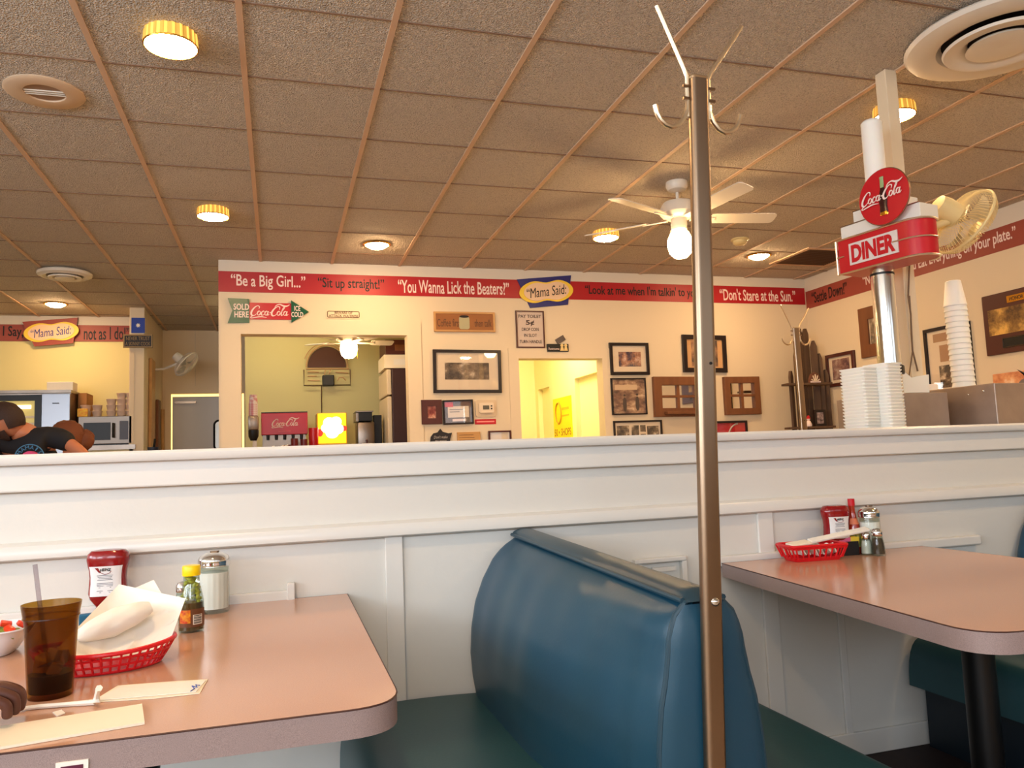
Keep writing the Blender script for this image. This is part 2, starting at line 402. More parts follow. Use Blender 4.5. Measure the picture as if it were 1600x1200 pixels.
struct('trim_2', bm, m_barthin)
# front wall with windows (behind the camera)
bm = nb(); box(bm, XL, XR, YF-.12, YF, 0, 1.5); box(bm, XL, XR, YF-.12, YF, 2.7, ZC)
edges = [XL]+[v for x in WINX for v in (x-1, x+1)]+[XR]
for a, b in zip(edges[::2], edges[1::2]): box(bm, a, b, YF-.12, YF, 1.5, 2.7)
struct('wall_front', bm, m_cream)
for n, x in enumerate(WINX):
    bm = nb()
    for a, b, c, d in ((x-1, x-.95, 1.5, 2.7), (x+.95, x+1, 1.5, 2.7), (x-.02, x+.02, 1.5, 2.7), (x-1, x+1, 1.5, 1.55), (x-1, x+1, 2.65, 2.7)):
        box(bm, a, b, YF-.1, YF-.04, c, d)
    struct('window_%d' % (n+1), bm, m_trimw)
bm = B(XL-.1, XL, YF, 10, 0, 1.5); box(bm, XL-.1, XL, YF, 10, 2.7, ZC); box(bm, XL-.1, XL, YF, -2.2, 1.5, 2.7); box(bm, XL-.1, XL, -.2, .2, 1.5, 2.7); box(bm, XL-.1, XL, 2.2, 10, 1.5, 2.7)
struct('wall_left', bm, m_cream)
for n, y in enumerate((-1.2, 1.2)):
    bm = nb()
    for a, b, c, d in ((y-1, y-.95, 1.5, 2.7), (y+.95, y+1, 1.5, 2.7), (y-.02, y+.02, 1.5, 2.7), (y-1, y+1, 1.5, 1.55), (y-1, y+1, 2.65, 2.7)): box(bm, XL-.09, XL-.03, a, b, c, d)
    struct('window_%d' % (n+5), bm, m_trimw)
# right wall: wall below the border, the border itself, the strip above
struct('wall_right', B(XR, XR+.1, YF, YB, 0, ZC), m_cream)
# back wall with the serving hatch and the hallway doorway
HX0, HX1, HZ0, HZ1 = -.30, 1.147, 1.02, 2.323; DX0, DX1, DZ = 2.21, 3.072, 2.107
bm = nb(); TK = .14
box(bm, -.48, HX0, YB, YB+TK, 0, ZC); box(bm, HX0, HX1, YB, YB+TK, HZ1, ZC); box(bm, HX0, HX1, YB, YB+TK, 0, HZ0)
box(bm, HX1, DX0, YB, YB+TK, 0, ZC); box(bm, DX0, DX1, YB, YB+TK, DZ, ZC); box(bm, DX1, XR, YB, YB+TK, 0, ZC)
struct('wall_back', bm, m_cream)
bm = nb()          # flat casings round hatch and doorway
box(bm, HX0-.16, HX0, YB-.012, YB, 0, HZ1+.13); box(bm, HX1, HX1+.13, YB-.012, YB, 0, HZ1+.13); box(bm, HX0, HX1, YB-.012, YB, HZ1, HZ1+.13)
struct('trim_3', bm, m_cream)
bm = nb(); box(bm, DX0-.1, DX0, YB-.012, YB, 0, DZ+.1); box(bm, DX1, DX1+.1, YB-.012, YB, 0, DZ+.1); box(bm, DX0, DX1, YB-.012, YB, DZ, DZ+.1)
struct('trim_4', bm, m_cream)
bm = nb(); box(bm, -.48, XR, YB-.004, YB, 2.87, ZC); struct('trim_5', bm, m_white_top)
struct('trim_6', B(XR-.004, XR, YF, YB-.004, 2.83, ZC), m_white_top)
# room behind the hatch
struct('wall_drink_room', B(-.36, 2.1, 9.6, 9.7, 0, ZC), m_yellow_wall)
struct('wall_hall_left', B(2.1, 2.2, YB+TK, 10.2, 0, ZC), m_yellow_wall)
# hallway
bm = nb(); HR = 3.4
box(bm, HR, HR+.1, YB+TK, 7.85, 0, ZC); box(bm, HR, HR+.1, 7.85, 8.7, 2.08, ZC); box(bm, HR, HR+.1, 8.7, 9.62, 0, ZC)
box(bm, HR, HR+.1, 9.62, 10.08, 2.08, ZC); box(bm, HR, HR+.1, 10.08, 10.2, 0, ZC)
struct('wall_hall_right', bm, m_hall)
struct('wall_hall_end', B(2.1, HR+.1, 10.2, 10.3, 0, ZC), m_hall)
m_fill_tube = M('fill_glow', (255, 246, 214), .5, emis=70, emcol=(255, 236, 180))  # glow of fill lamps added out of view for hallway, kitchen, hatch room
def fill_tube(label, x, y, mat=None):
    t = thing('fill_tube_light', label, 'ceiling light', (x, y, ZC)); obj('housing', B(-.62, .62, -.1, .1, -.05, -.001, bev=.01), m_trimw, t); obj('lit_diffuser', B(-.6, .6, -.085, .085, -.08, -.051, bev=.01), mat or m_fill_tube, t)
fill_tube('unseen long light added to brighten the hallway', 2.78, 8.5)
fill_tube('unseen long light added left of the frame to brighten the kitchen', -3.9, 8.4, M('fill_glow_soft', (255, 246, 214), .5, emis=13, emcol=(255, 232, 176)))
fill_tube('unseen long light added to brighten the room behind the hatch', .05, 8.9, bpy.data.materials['fill_glow_soft'])
struct('door_2', B(HR+.06, HR+.1, 7.85, 8.7, 0, 2.08), m_hall)
struct('door_3', B(HR+.06, HR+.1, 9.62, 10.08, 0, 2.08), m_hall)
# corridor and kitchen
struct('wall_corridor_end', B(-1.41, 2.1, 10.79, 10.9, 0, ZC), m_tanwall)
struct('wall_corridor_left', B(-1.5, -1.405, 9.46, 10.79, 0, ZC), m_tanwall)
struct('wall_kitchen', B(XL, -1.41, 9.9, 10.0, 0, ZC), m_yellow_wall)
k0 = atY(0, 533, 9.9); k1 = atY(0, 507, 9.9)
struct('trim_7', B(XL, -1.5, 9.893, 9.9, k1.z, ZC), m_white_top)
pz = B(-1.545, -1.395, 9.30, 9.47, 0, ZC, bev=.006); box(pz, -1.50, -1.495, 9.295, 9.30, 0, 2.75); struct('wall_pillar', pz, m_cream)
bm = nb(); box(bm, -1.37, -1.30, 10.765, 10.79, 0, 2.20); box(bm, -.42, -.35, 10.765, 10.79, 0, 2.20); box(bm, -1.30, -.42, 10.765, 10.79, 2.15, 2.22)
struct('trim_8', bm, m_tanwall)
struct('trim_9', B(-1.02, -1.01, 10.78, 10.79, 2.25, ZC), m_cream)
# glowing sheet for the light gap round the grey door, in place of a lit room
struct('door_gap_glow', B(-1.30, -.42, 10.784, 10.79, 0, 2.145), M('gap_glow_sheet', (255, 236, 160), .8, emis=1.5, emcol=(255, 226, 140)))
dr = struct('door_1', B(-1.28, -.45, 10.74, 10.78, 0, 2.11, bev=.004), M('grey_door_paint', (206, 200, 194), .5))
wp = atY(345, 680, 10.72)
obj('window_pane', PR([(wp.x+a, wp.z+b) for a, b in rrect(-.08, .10, -.19, .19, .06)], 10.73, 10.738), M('door_window_glass', (240, 226, 190), .1), dr)
rr = rrect(-.08, .10, -.19, .19, .06)
obj('window_gasket', T([(wp.x+a, 10.73, wp.z+b) for a, b in rr], .014, closed=True, n=6), m_black, dr, True)
obj('door_closer', B(-1.25, -1.0, 10.70, 10.74, 2.02, 2.05), m_steel, dr)
# the partition with wainscot in front of us
struct('wall_partition', B(XL+.6, XR, YW, YW+.13, 0, 1.19), m_wallw)
def rail(poly): return PR(poly, XL+.6, XR, 'x')      # poly in (y, z)
struct('trim_10', rail([(YW-.055, 1.188), (YW-.06, 1.195), (YW-.06, 1.210), (YW-.052, 1.218), (YW+.19, 1.218), (YW+.195, 1.21), (YW+.195, 1.19), (YW+.13, 1.186), (YW-.03, 1.186)]), m_trimw, True)
struct('trim_11', rail([(YW-.028, 1.112), (YW-.03, 1.116), (YW-.03, 1.187), (YW, 1.187), (YW, 1.112)]), m_trimw)
struct('trim_12', rail([(YW-.020, .918), (YW-.034, .924), (YW-.036, .946), (YW-.028, .96), (YW-.012, .966), (YW, .969), (YW, .918)]), m_trimw, True)
struct('trim_13', B(.325, .382, YW-.012, YW, 0, .92, bev=.003), m_trimw)
struct('trim_14', B(1.70, 1.765, YW-.012, YW, 0, .92, bev=.003), m_trimw)
struct('trim_15', B(-1.03, -.97, YW-.012, YW, 0, .92, bev=.003), m_trimw)
struct('trim_16', B(2.02, 2.05, YW-.01, YW, 0, .74, bev=.003), m_trimw)
struct('trim_17', B(3.1, 3.16, YW-.012, YW, 0, .92, bev=.003), m_trimw)
struct('baseboard_partition', B(XL+.6, XR, YW-.016, YW, 0, .085, bev=.004), m_trimw)
# remnants of a low ledge rail against the wall above the table tops, and its end stops
struct('trim_18', B(-1.0, .035, YW-.022, YW, .742, .778, bev=.005), m_trimw)
struct('trim_19', B(.022, .045, YW-.03, YW, .735, .80, bev=.003), m_trimw)
bm = nb(); box(bm, 1.19, 1.39, YW-.026, YW, .768, .785, bev=.004); box(bm, 1.372, 1.392, YW-.024, YW, .66, .768, bev=.003); box(bm, 1.20, 1.215, YW-.02, YW, .66, .768)
box(bm, 1.26, 1.35, YW-.012, YW, .735, .750)
struct('trim_20', bm, m_trimw)
struct('trim_21', B(1.52, 2.72, YW-.03, YW, .735, .772, bev=.006), m_trimw)

# ----------------------------------------------------------------- red slogan borders
def border_back():
    t = thing('slogan_border', 'bright red painted border of slogans along the back wall under the ceiling', 'wall border', (2.5, YB, 2.783))
    obj('band', B(-.48-2.5, XR-2.5-.012, -.006, -.001, -.09, .092), m_red_band, t)
    def s(tx, x0, x1, y0, mat, dz=0, h=.115):
        a, b = atY(x0, y0, YB), atY(x1, y0, YB); text(tx, b.x-a.x, h, mat, t, (a.x+b.x)/2-2.5, dz, -.007, off=.012, jitter=.02)
    s('“Be a Big Girl...”', 361, 477, 445, m_inkw, 0, .135); s('“Sit up straight!”', 497, 600, 449, m_ink, 0, .12)
    s('“You Wanna Lick the Beaters?”', 622, 795, 454, m_inkw, 0, .125); s('“Look at me when I\'m talkin\' to you!”', 914, 1098, 458, m_ink, 0, .12)
    s('“Don\'t Stare at the Sun.”', 1124, 1242, 461, m_inkw, 0, .125)
border_back()
def border_right():
    t = thing('slogan_border', 'brick red painted border of slogans along the right-hand wall', 'wall border', (XR, 4.0, 2.74), R(-90))
    obj('band', B(-(YB-4.0)+.012, 4.0-YF-.01, -.006, -.001, -.10, .09), m_brick_band, t)
    def s(tx, x0, x1, y0, mat, h=.13):
        a, b = atX(x0, y0, XR), atX(x1, y0, XR); text(tx, a.y-b.y, h, mat, t, 4.0-(a.y+b.y)/2, 0, -.007, off=.012, jitter=.02)
    s('“Settle Down!”', 1268, 1324, 448, m_ink, .12); s('“No seconds ’til you Eat Everything on your plate.”', 1346, 1592, 400, m_inkw, .125)
border_right()
def border_kitchen():
    zc = (k0.z+k1.z)/2; t = thing('slogan_border', 'brick red painted border of slogans above the kitchen', 'wall border', (-2.6, 9.893, zc))
    obj('band', B(-2, 1.1, -.006, 0, -(k1.z-k0.z)/2, (k1.z-k0.z)/2), m_brick_band, t)
    def s(tx, x0, x1, y0, mat):
        a, b = atY(x0, y0, 9.89), atY(x1, y0, 9.89); text(tx, b.x-a.x, .15, mat, t, (a.x+b.x)/2+2.6, 0, -.007, off=.012, jitter=.02)
    s('“Do as I Say,', -48, 37, 521, m_ink); s('not as I do!”', 131, 203, 521, m_ink)
border_kitchen()

# ================================================================= WALL THINGS
def wall_root(name, label, cat, px0, py0, px1, py1, wall='b', group=None, tilt=0):
    """root at the centre of a rectangle measured on a wall; returns (root, width, height)"""
    mx, my = (px0+px1)/2, (py0+py1)/2
    if wall == 'b':
        c = atY(mx, my, YB); w_ = atY(px1, my, YB).x-atY(px0, my, YB).x; h_ = atY(mx, py0, YB).z-atY(mx, py1, YB).z; t = thing(name, label, cat, c, 0, group)
    else:
        c = atX(mx, my, XR); w_ = atX(px0, my, XR).y-atX(px1, my, XR).y; h_ = atX(mx, py0, XR).z-atX(mx, py1, XR).z; t = thing(name, label, cat, c, R(-90), group)
    t.rotation_euler = (0, tilt, t.rotation_euler.z) if wall == 'b' else (tilt, 0, t.rotation_euler.z)
    return t, w_, h_
def picture(label, px0, py0, px1, py1, border, fmat, photo, inner=None, wall='b', tilt=0, matb=None, glass=True, name='picture_frame', group=None, down=0, plabel=None):
    t, w_, h_ = wall_root(name, label, 'picture' if name == 'picture_frame' else name.replace('_', ' '), px0, py0, px1, py1, wall, group, tilt)
    if down:        # the lower part is hidden behind the partition
        t.location.z -= down/2; h_ += down
    obj('frame', frame_bm(w_, h_, border, 0.0, .028, .003), fmat, t)
    if inner:
        obj('mat_board', B(-w_/2+border*.8, w_/2-border*.8, -.010, -.002, -h_/2+border*.8, h_/2-border*.8), matb or m_matboard, t)
        x0, z0, x1, z1 = inner
        p = obj('photograph', B(-w_/2+x0*w_, -w_/2+x1*w_, -.012, -.010, -h_/2+z0*h_, -h_/2+z1*h_), photo, t)
    else: p = obj('photograph', B(-w_/2+border*.8, w_/2-border*.8, -.012, -.002, -h_/2+border*.8, h_/2-border*.8), photo, t)
    if glass: obj('pane', B(-w_/2+border*.9, w_/2-border*.9, -.0175, -.0165, -h_/2+border*.9, h_/2-border*.9), m_pglass, t)
    return t, w_, h_
bw = [(20, 14, 10), (70, 56, 42), (130, 108, 84), (226, 206, 176)]
sepia = [(50, 24, 16), (110, 70, 50), (168, 130, 98), (226, 196, 160)]
picture('wide black-and-white photograph with broad cream mat, above the thermostat', 677, 547, 783, 614, .028, m_blackframe, photo_mat('street_photo', bw, 5, 1), (.17, .31, .82, .70), tilt=R(.6))
picture('small portrait print in a broad maroon frame left of the black certificate', 658, 625, 690, 663, .055, m_brownframe, photo_mat('portrait_print', [(110, 30, 26), (170, 90, 70), (226, 180, 150)], 14, 2), None, glass=False)
t, w_, h_ = picture('black framed certificate with a red corner tag beside the thermostat', 692, 625, 739, 663, .014, m_blackframe, M('certificate_paper', (226, 208, 186), .6), (.16, .28, .86, .74), matb=M('grey_certificate_mat', (120, 104, 92), .6), tilt=R(-.8))
obj('red_tag', B(-.45*w_, -.16*w_, -.0145, -.0125, .22*h_, .42*h_), M('red_tag', (214, 60, 44), .5), t)
obj('title_strip', B(-.2*w_, .25*w_, -.0145, -.0125, -.38*h_, -.28*h_), m_inkw, t)
obj('text_lines', box(B(-.28*w_, .15*w_, -.0145, -.0125, .10*h_, .12*h_), -.28*w_, .05*w_, -.0145, -.0125, -.0*h_, .02*h_), m_ink, t)
picture('small photo of a figure in a wide white mat and black frame', 952, 536, 1013, 586, .03, m_blackframe, photo_mat('cafe_photo', [(60, 30, 24), (60, 60, 80), (170, 120, 90), (220, 190, 170)], 9, 3), (.23, .26, .80, .72))
t, w_, h_ = picture('old sepia shopfront photograph in a thin dark frame', 954, 591, 1009, 648, .012, m_blackframe, photo_mat('shopfront_photo', sepia, 6, 4, (1, 1, 1.6)), None)
bm = nb(); box(bm, -.38*w_, .25*w_, -.0135, -.012, .18*h_, .32*h_); obj('shop_sign_print', bm, M('print_light', (206, 176, 140), .5), t)
bm = nb()
for x_, z_, s_ in ((-.12, -.22, 1.0), (.24, -.2, 1.0)):
    prism(bm, [(x_*w_+a, z_*h_+b) for a, b in ellipse(.055*w_, .2*h_, 16)], -.0135, -.012); prism(bm, [(x_*w_+a, (z_+.25)*h_+b) for a, b in ellipse(.035*w_, .035*h_, 12)], -.0135, -.012)
obj('figures_print', bm, M('print_dark', (52, 28, 20), .5), t)
t, w_, h_ = picture('long frame holding several small photographs, right of the doorway at the partition top', 958, 657, 1034, 693, .018, m_blackframe, m_matboard, None, down=.25)
sp = photo_mat('snapshots', bw, 16, 6)
for (a, b, c, d) in ((.07, .66, .32, .9), (.37, .6, .52, .9), (.55, .76, .66, .9), (.55, .58, .66, .72), (.69, .66, .93, .88), (.07, .3, .32, .56), (.37, .2, .62, .5), (.69, .3, .93, .56)):
    obj('snapshot', B((a-.5)*w_, (c-.5)*w_, -.0145, -.012, (b-.5)*h_, (d-.5)*h_), sp, t)
picture('portrait photo with tan mat in dark frame, right of the coat pole', 1066, 524, 1134, 582, .045, m_blackframe, photo_mat('dark_photo', [(20, 14, 12), (60, 40, 30), (150, 110, 80), (206, 160, 110)], 5, 7), (.2, .16, .8, .86), tilt=R(.8), matb=M('tan_mat', (206, 158, 104), .7))
t, w_, h_ = picture('red poster with photo inset in black frame, low right of the coat pole', 1092, 658, 1167, 690, .022, m_blackframe, M('red_poster', (180, 20, 30), .5), None, down=.3)
obj('poster_stripe', T([(.32*w_-.2*w_*math.cos(a/8)*1.2, -.014, .1*h_+.34*h_*math.sin(a/8)) for a in range(-2, 13)], .008, n=4), M('silver_stripe', (190, 180, 170), .4), t)
obj('inset_photo', B(-.12*w_, .36*w_, -.0145, -.012, .02*h_, .22*h_), photo_mat('inset', [(60, 40, 34), (150, 120, 100), (220, 200, 180)], 22, 8), t)
def window_mirror(label, px0, py0, px1, py1, tilt=0, shelf=False):
    t, w_, h_ = wall_root('window_mirror', label, 'mirror', px0, py0, px1, py1, 'b', None, tilt)
    b_ = w_*.155
    obj('frame', frame_bm(w_, h_, b_, 0, .045, .004), m_wood, t)
    obj('mirror_pane', B(-w_/2+b_*.9, w_/2-b_*.9, -.010, -.004, -h_/2+b_*.9, h_/2-b_*.9), m_mirror, t)
    bm = B(-.014, .014, -.03, -.010, -h_/2+b_*.9, h_/2-b_*.9); box(bm, -w_/2+b_*.9, w_/2-b_*.9, -.032, -.010, -.010, .014); obj('glazing_bar', bm, m_wood, t)
    if shelf: obj('shelf', B(-w_/2+.1, w_/2-.05, -.12, -.02, -h_/2+.02, -h_/2+.05, bev=.004), m_wood, t)
window_mirror('rustic wooden window-pane mirror with small ledge, left of the near coat pole', 1020, 589, 1096, 651, R(.5), True)
window_mirror('rustic wooden four-pane mirror right of the near coat pole', 1130, 589, 1185, 648)
# right wall
picture('small framed picture with cream mat on the right wall beside the picket shelf', 1293, 551, 1338, 603, .035, m_brownframe, photo_mat('right_wall_photo', [(60, 40, 60), (150, 110, 100), (210, 190, 170)], 8, 9), (.2, .2, .8, .82), wall='r')
picture('tall picture in a wide barn-wood frame behind the chrome tube of the diner sign', 1345, 476, 1398, 556, .12, m_wood, photo_mat('barn_photo', bw, 7, 10), (.3, .12, .7, .88), wall='r')
t, w_, h_ = picture('tall thin-framed collage of clippings on the right wall behind the foam cups', 1447, 508, 1520, 600, .03, m_blackframe, m_matboard, None, wall='r', down=.3)
for (a, b, c, d) in ((.2, .84, .95, .93), (.32, .62, .95, .80), (.28, .34, .95, .58), (.2, .08, .8, .28)):
    obj('clipping', B((a-.5)*w_, (c-.5)*w_, -.0145, -.012, (b-.5)*h_, (d-.5)*h_), sp if d < .6 else M('clipping_tan', (168, 126, 90), .6), t)
t, w_, h_ = wall_root('award_plaque', 'dark brown wooden plaque with gold plate and photo on the right wall', 'plaque', 1538, 436, 1650, 556, 'r')
t.location.z -= .02
obj('board', B(-w_/2, w_/2, -.03, 0, -h_/2*.82, h_/2*.82, bev=.006), m_brownframe, t)
obj('gold_photo', B(-w_*.42, w_*.14, -.034, -.03, -h_*.15, h_*.2), photo_mat('gold_photo', [(80, 50, 20), (150, 110, 50), (230, 180, 90)], 8, 12), t)
gp = obj('gold_plate', B(-w_*.12, w_*.30, -.034, -.03, h_*.25, h_*.34), m_brass, t); text('HONOR ROLL', w_*.34, h_*.05, m_ink, gp, w_*.09, h_*.295, -.034)
bp_ = obj('name_plate', B(-w_*.24, w_*.10, -.034, -.03, -h_*.34, -h_*.2), m_black, t); obj('plate_edge', T([(-w_*.23, -.036, -h_*.33), (w_*.09, -.036, -h_*.33), (w_*.09, -.036, -h_*.21), (-w_*.23, -.036, -h_*.21)], .003, closed=True, n=4), m_brushed, bp_)
t, w_, h_ = wall_root('painting', 'unframed orange-brown canvas painting of birds under the dark plaque', 'painting', 1553, 566, 1660, 610, 'r')
t.location.z -= .06
obj('canvas', B(-w_/2, w_/2, -.03, 0, -h_/2*1.25, h_/2*1.0, bev=.004), photo_mat('canvas_paint', [(150, 70, 40), (206, 130, 86), (226, 160, 110), (240, 214, 180)], 6, 14), t)
obj('painted_bird', PR(ellipse(.09, .07, 20, .02, -.02)+[(.02, .08), (-.06, .12)], -.033, -.03), M('grey_bird_paint', (120, 110, 110), .6), t)

# signs on the back wall
t, w_, h_ = wall_root('coffee_sign', 'flat wooden plank sign with a painted mug and faded words about coffee', 'sign', 678, 488, 773, 519)
obj('board', B(-w_/2+.01, w_/2-.01, -.018, 0, -h_/2+.01, h_/2-.01), M('brown_board', (164, 106, 56), .6, noise=(8, .8, (140, 84, 42), (.3, 1, 1))), t)
obj('border', frame_bm(w_, h_, .018, 0, .024, .002), m_woodlight, t)
fade = M('faded_lettering', (96, 62, 38), .6)
text('Coffee first', w_*.38, h_*.38, fade, t, -w_*.26, -.01, -.019, jitter=.02); text('then talk', w_*.28, h_*.36, fade, t, w_*.30, -.01, -.019)
mg = obj('painted_mug', PR(rrect(-.055, .045, -.07, .05, .02), -.021, -.018), M('mug_paint', (176, 168, 130), .5), t)
obj('painted_coffee', PR(ellipse(.045, .012, 16, -.005, .05), -.023, -.021), m_ink, mg)
t, w_, h_ = wall_root('arrow_sign', 'green and red enamel arrow drink sign pointing right over the serving hatch', 'sign', 357, 468, 483, 506)
ag = [(-.5*w_, .5*h_), (-.24*w_, .48*h_), (-.24*w_, -.48*h_), (-.5*w_, -.5*h_), (-.445*w_, 0)]
obj('arrow_tail', PR(ag, -.03, 0), m_green, t)
obj('arrow_shaft', B(-.24*w_, .28*w_, -.02, 0, -.34*h_, .34*h_), m_cokered, t)
obj('arrow_head', PR([(.28*w_, .46*h_), (.5*w_, 0), (.28*w_, -.46*h_)], -.03, 0), m_green, t)
text('SOLD\nHERE', w_*.19, h_*.56, m_inkw, t, -w_*.335, 0, -.031, off=.02); text('ICE\nCOLD', w_*.15, h_*.46, m_inkw, t, w_*.355, 0, -.031, off=.02)
strokes(COLA, w_*.46, t, m_inkw, .02*w_, 0, -.021, shear=.2)
t, w_, h_ = wall_root('waitress_sign', 'small cream metal plate warning of attack waitress above the hatch', 'sign', 510, 485, 563, 498)
obj('plate', PR(rrect(-w_/2, w_/2, -h_/2, h_/2, .012), -.008, 0), M('cream_plate', (226, 206, 170), .5), t)
obj('rim', T([(a, -.008, b) for a, b in rrect(-w_/2+.01, w_/2-.01, -h_/2+.01, h_/2-.01, .012)], .0035, closed=True, n=4), fade, t)
text('BEWARE OF\nATTACK WAITRESS', w_*.86, h_*.66, fade, t, 0, 0, -.009, off=.015)
t, w_, h_ = wall_root('toilet_sign', 'upright framed pay toilet notice above the doorway', 'sign', 806, 486, 850, 544)
obj('board', B(-w_/2+.01, w_/2-.01, -.012, 0, -h_/2+.01, h_/2-.01), M('grey_cream_sign', (204, 184, 168), .6), t)
obj('frame', frame_bm(w_, h_, .013, 0, .02), m_brownframe, t)
dk = M('grey_lettering', (70, 54, 50), .6)
text('PAY TOILET', w_*.8, h_*.09, dk, t, 0, h_*.35, -.013, off=.01); text('5¢', w_*.3, h_*.16, dk, t, 0, h_*.17, -.013, off=.03)
for s_, z_, ww in (('DROP COIN', .0, .6), ('IN SLOT', -.16, .45), ('TURN HANDLE', -.33, .78)): text(s_, w_*ww, h_*.085, dk, t, 0, h_*z_, -.013, off=.01)
t, w_, h_ = wall_root('restroom_sign', 'small black block sign with two pale figures over the doorway', 'sign', 854, 538, 887, 550)
obj('block', B(-w_/2, w_/2, -.03, 0, -h_/2, h_/2, bev=.003), m_black, t); text('Restrooms', w_*.5, h_*.3, m_inkw, t, -w_*.2, -.01, -.031)
for x_ in (.18, .36):
    bm = nb(); prism(bm, ellipse(.016, .016, 12, x_*w_, .022), -.033, -.03); prism(bm, [(x_*w_-.02, -.03), (x_*w_+.02, -.03), (x_*w_+.012, .006), (x_*w_-.012, .006)], -.033, -.03); obj('figure_emblem', bm, M('pale_yellow', (226, 196, 130), .5), t)
t, w_, h_ = wall_root('tilted_tag', 'tiny grey tag tilted on top of the black doorway sign', 'sign', 868, 524, 882, 538)
obj('plate', B(-w_/2, w_/2, -.02, 0, -h_*.3, h_*.3, bev=.002), M('grey_tag', (92, 80, 74), .5), t, rot=(0, R(-30), 0))
def mama_sign(label, root, s, yr, ink):
    t = root; t['label'] = label
    obj('backing', PR([(-.52*s, .20*s), (.47*s, .30*s), (.39*s, -.22*s), (-.30*s, -.29*s)], -.012, 0), yr, t)
    def cloud(k, n=56):
        return [(s*k*.49*math.cos(2*PI*i/n), s*k*((.225-.07*math.exp(-(math.cos(2*PI*i/n)/.35)**2))*math.sin(2*PI*i/n)+.04*math.cos(2*PI*i/n))) for i in range(n)]
    obj('yellow_oval', PR(cloud(1.0), -.02, -.012), M('sign_yellow', (236, 200, 60), .45), t)
    obj('inner_oval', PR(cloud(.84), -.026, -.02), M('sign_pale', (232, 196, 160), .5), t)
    text('“Mama Said:', .72*s, .17*s, ink, t, 0, .0, -.027, shear=.3, off=0, rot=R(8))
    return t
navy = M('navy_enamel', (36, 36, 110), .45)
t, w_, h_ = wall_root('mama_sign', '', 'sign', 811, 432, 895, 480); mama_sign('blue-backed yellow oval sign on the red border of the back wall', t, w_*1.02, navy, m_ink)
c = atY(81, 519, 9.85); t = thing('mama_sign', '', 'sign', c); sw = atY(124, 519, 9.85).x-atY(38, 519, 9.85).x
mama_sign('red-backed yellow oval sign on the border above the kitchen', t, sw*1.02, m_brick_band, M('blue_lettering', (40, 50, 130), .5))
# thermostat, red label, small signs below
t, w_, h_ = wall_root('thermostat', 'cream thermostat with a small grey display', 'thermostat', 743, 625, 775, 651)
obj('backplate', PR(rrect(-w_/2, w_/2, -h_/2, h_/2, .02), -.012, 0), M('cream_plate2', (214, 190, 156), .5), t)
cv = obj('cover', PR(rrect(-w_*.36, w_*.36, -h_*.28, h_*.32, .015), -.035, -.012), M('thermostat_cream', (226, 206, 178), .45), t)
obj('display', B(-w_*.18, w_*.12, -.038, -.035, -h_*.08, h_*.16), M('lcd', (90, 84, 70), .3), cv)
obj('button', box(B(w_*.2, w_*.27, -.039, -.035, h_*.08, h_*.16), w_*.2, w_*.27, -.039, -.035, -h_*.08, 0), m_black, cv)
t, w_, h_ = wall_root('warning_label', 'small red printed strip under the thermostat', 'label', 742, 655, 775, 663)
obj('strip', B(-w_/2, w_/2, -.003, 0, -h_/2, h_/2), m_cokered, t); obj('text_line', B(-w_*.42, w_*.42, -.0045, -.003, -h_*.1, h_*.14), M('pinkish_print', (240, 150, 140), .6), t)
t, w_, h_ = wall_root('chalkboard_sign', 'black cut-out crest shaped sign with chalk script at the partition top', 'sign', 670, 672, 706, 700)
sh = [(-.5, -.5), (-.42, .12), (-.30, .30), (-.12, .34), (0, .52), (.10, .36), (.34, .28), (.5, .30), (.42, .0), (.36, -.5)]
obj('board', PR([(a*w_, b*h_*1.1) for a, b in sh], -.02, 0), M('slate_black', (36, 32, 34), .6), t)
text('Don\'t make\nmy weary', w_*.6, h_*.42, M('chalk', (180, 170, 160), .8), t, 0, -h_*.02, -.021, shear=.3)
t, w_, h_ = wall_root('plank_sign', 'small pale wooden plaque with fine writing beside the crest sign', 'sign', 714, 675, 750, 700)
obj('board', B(-w_/2, w_/2, -.02, 0, -h_/2, h_/2, bev=.003), m_woodlight, t)
bm = nb()
for k in range(5): box(bm, -w_*.42, w_*(.2+.04*(k % 3)), -.0215, -.02, h_*(.3-.16*k), h_*(.325-.16*k))
obj('writing', bm, fade, t)
picture('thin dark frame with a blank pale sheet left of the doorway', 763, 673, 798, 700, .014, m_brownframe, m_matboard, None, down=.1)
# yellow poster in the hallway
c = (atX(865, 655, HR-.01)+atX(893, 652, HR-.01))/2; hy = abs(atX(865, 655, HR).y-atX(893, 652, HR).y)
t = thing('yellow_poster', 'bright yellow sign with an oval emblem in the lit hallway', 'sign', (HR, c.y, c.z), R(-90))
obj('panel', B(-hy/2, hy/2, -.01, 0, -.26, .26), M('bright_yellow', (250, 226, 0), .5), t)
obj('oval_emblem', T([(-.12+a, -.012, .07+b) for a, b in ellipse(.10, .13, 24)], .014, closed=True, n=4), M('ochre_print', (190, 140, 20), .6), t)
text('50 • SHOPS', hy*.9, .09, M('ochre_print2', (170, 120, 20), .6), t, 0, -.17, -.011, off=.01)
obj('print_line', box(B(0, hy*.38, -.012, -.01, .1, .13), 0, hy*.38, -.012, -.01, .02, .04), M('ochre_print3', (214, 176, 20), .6), t)

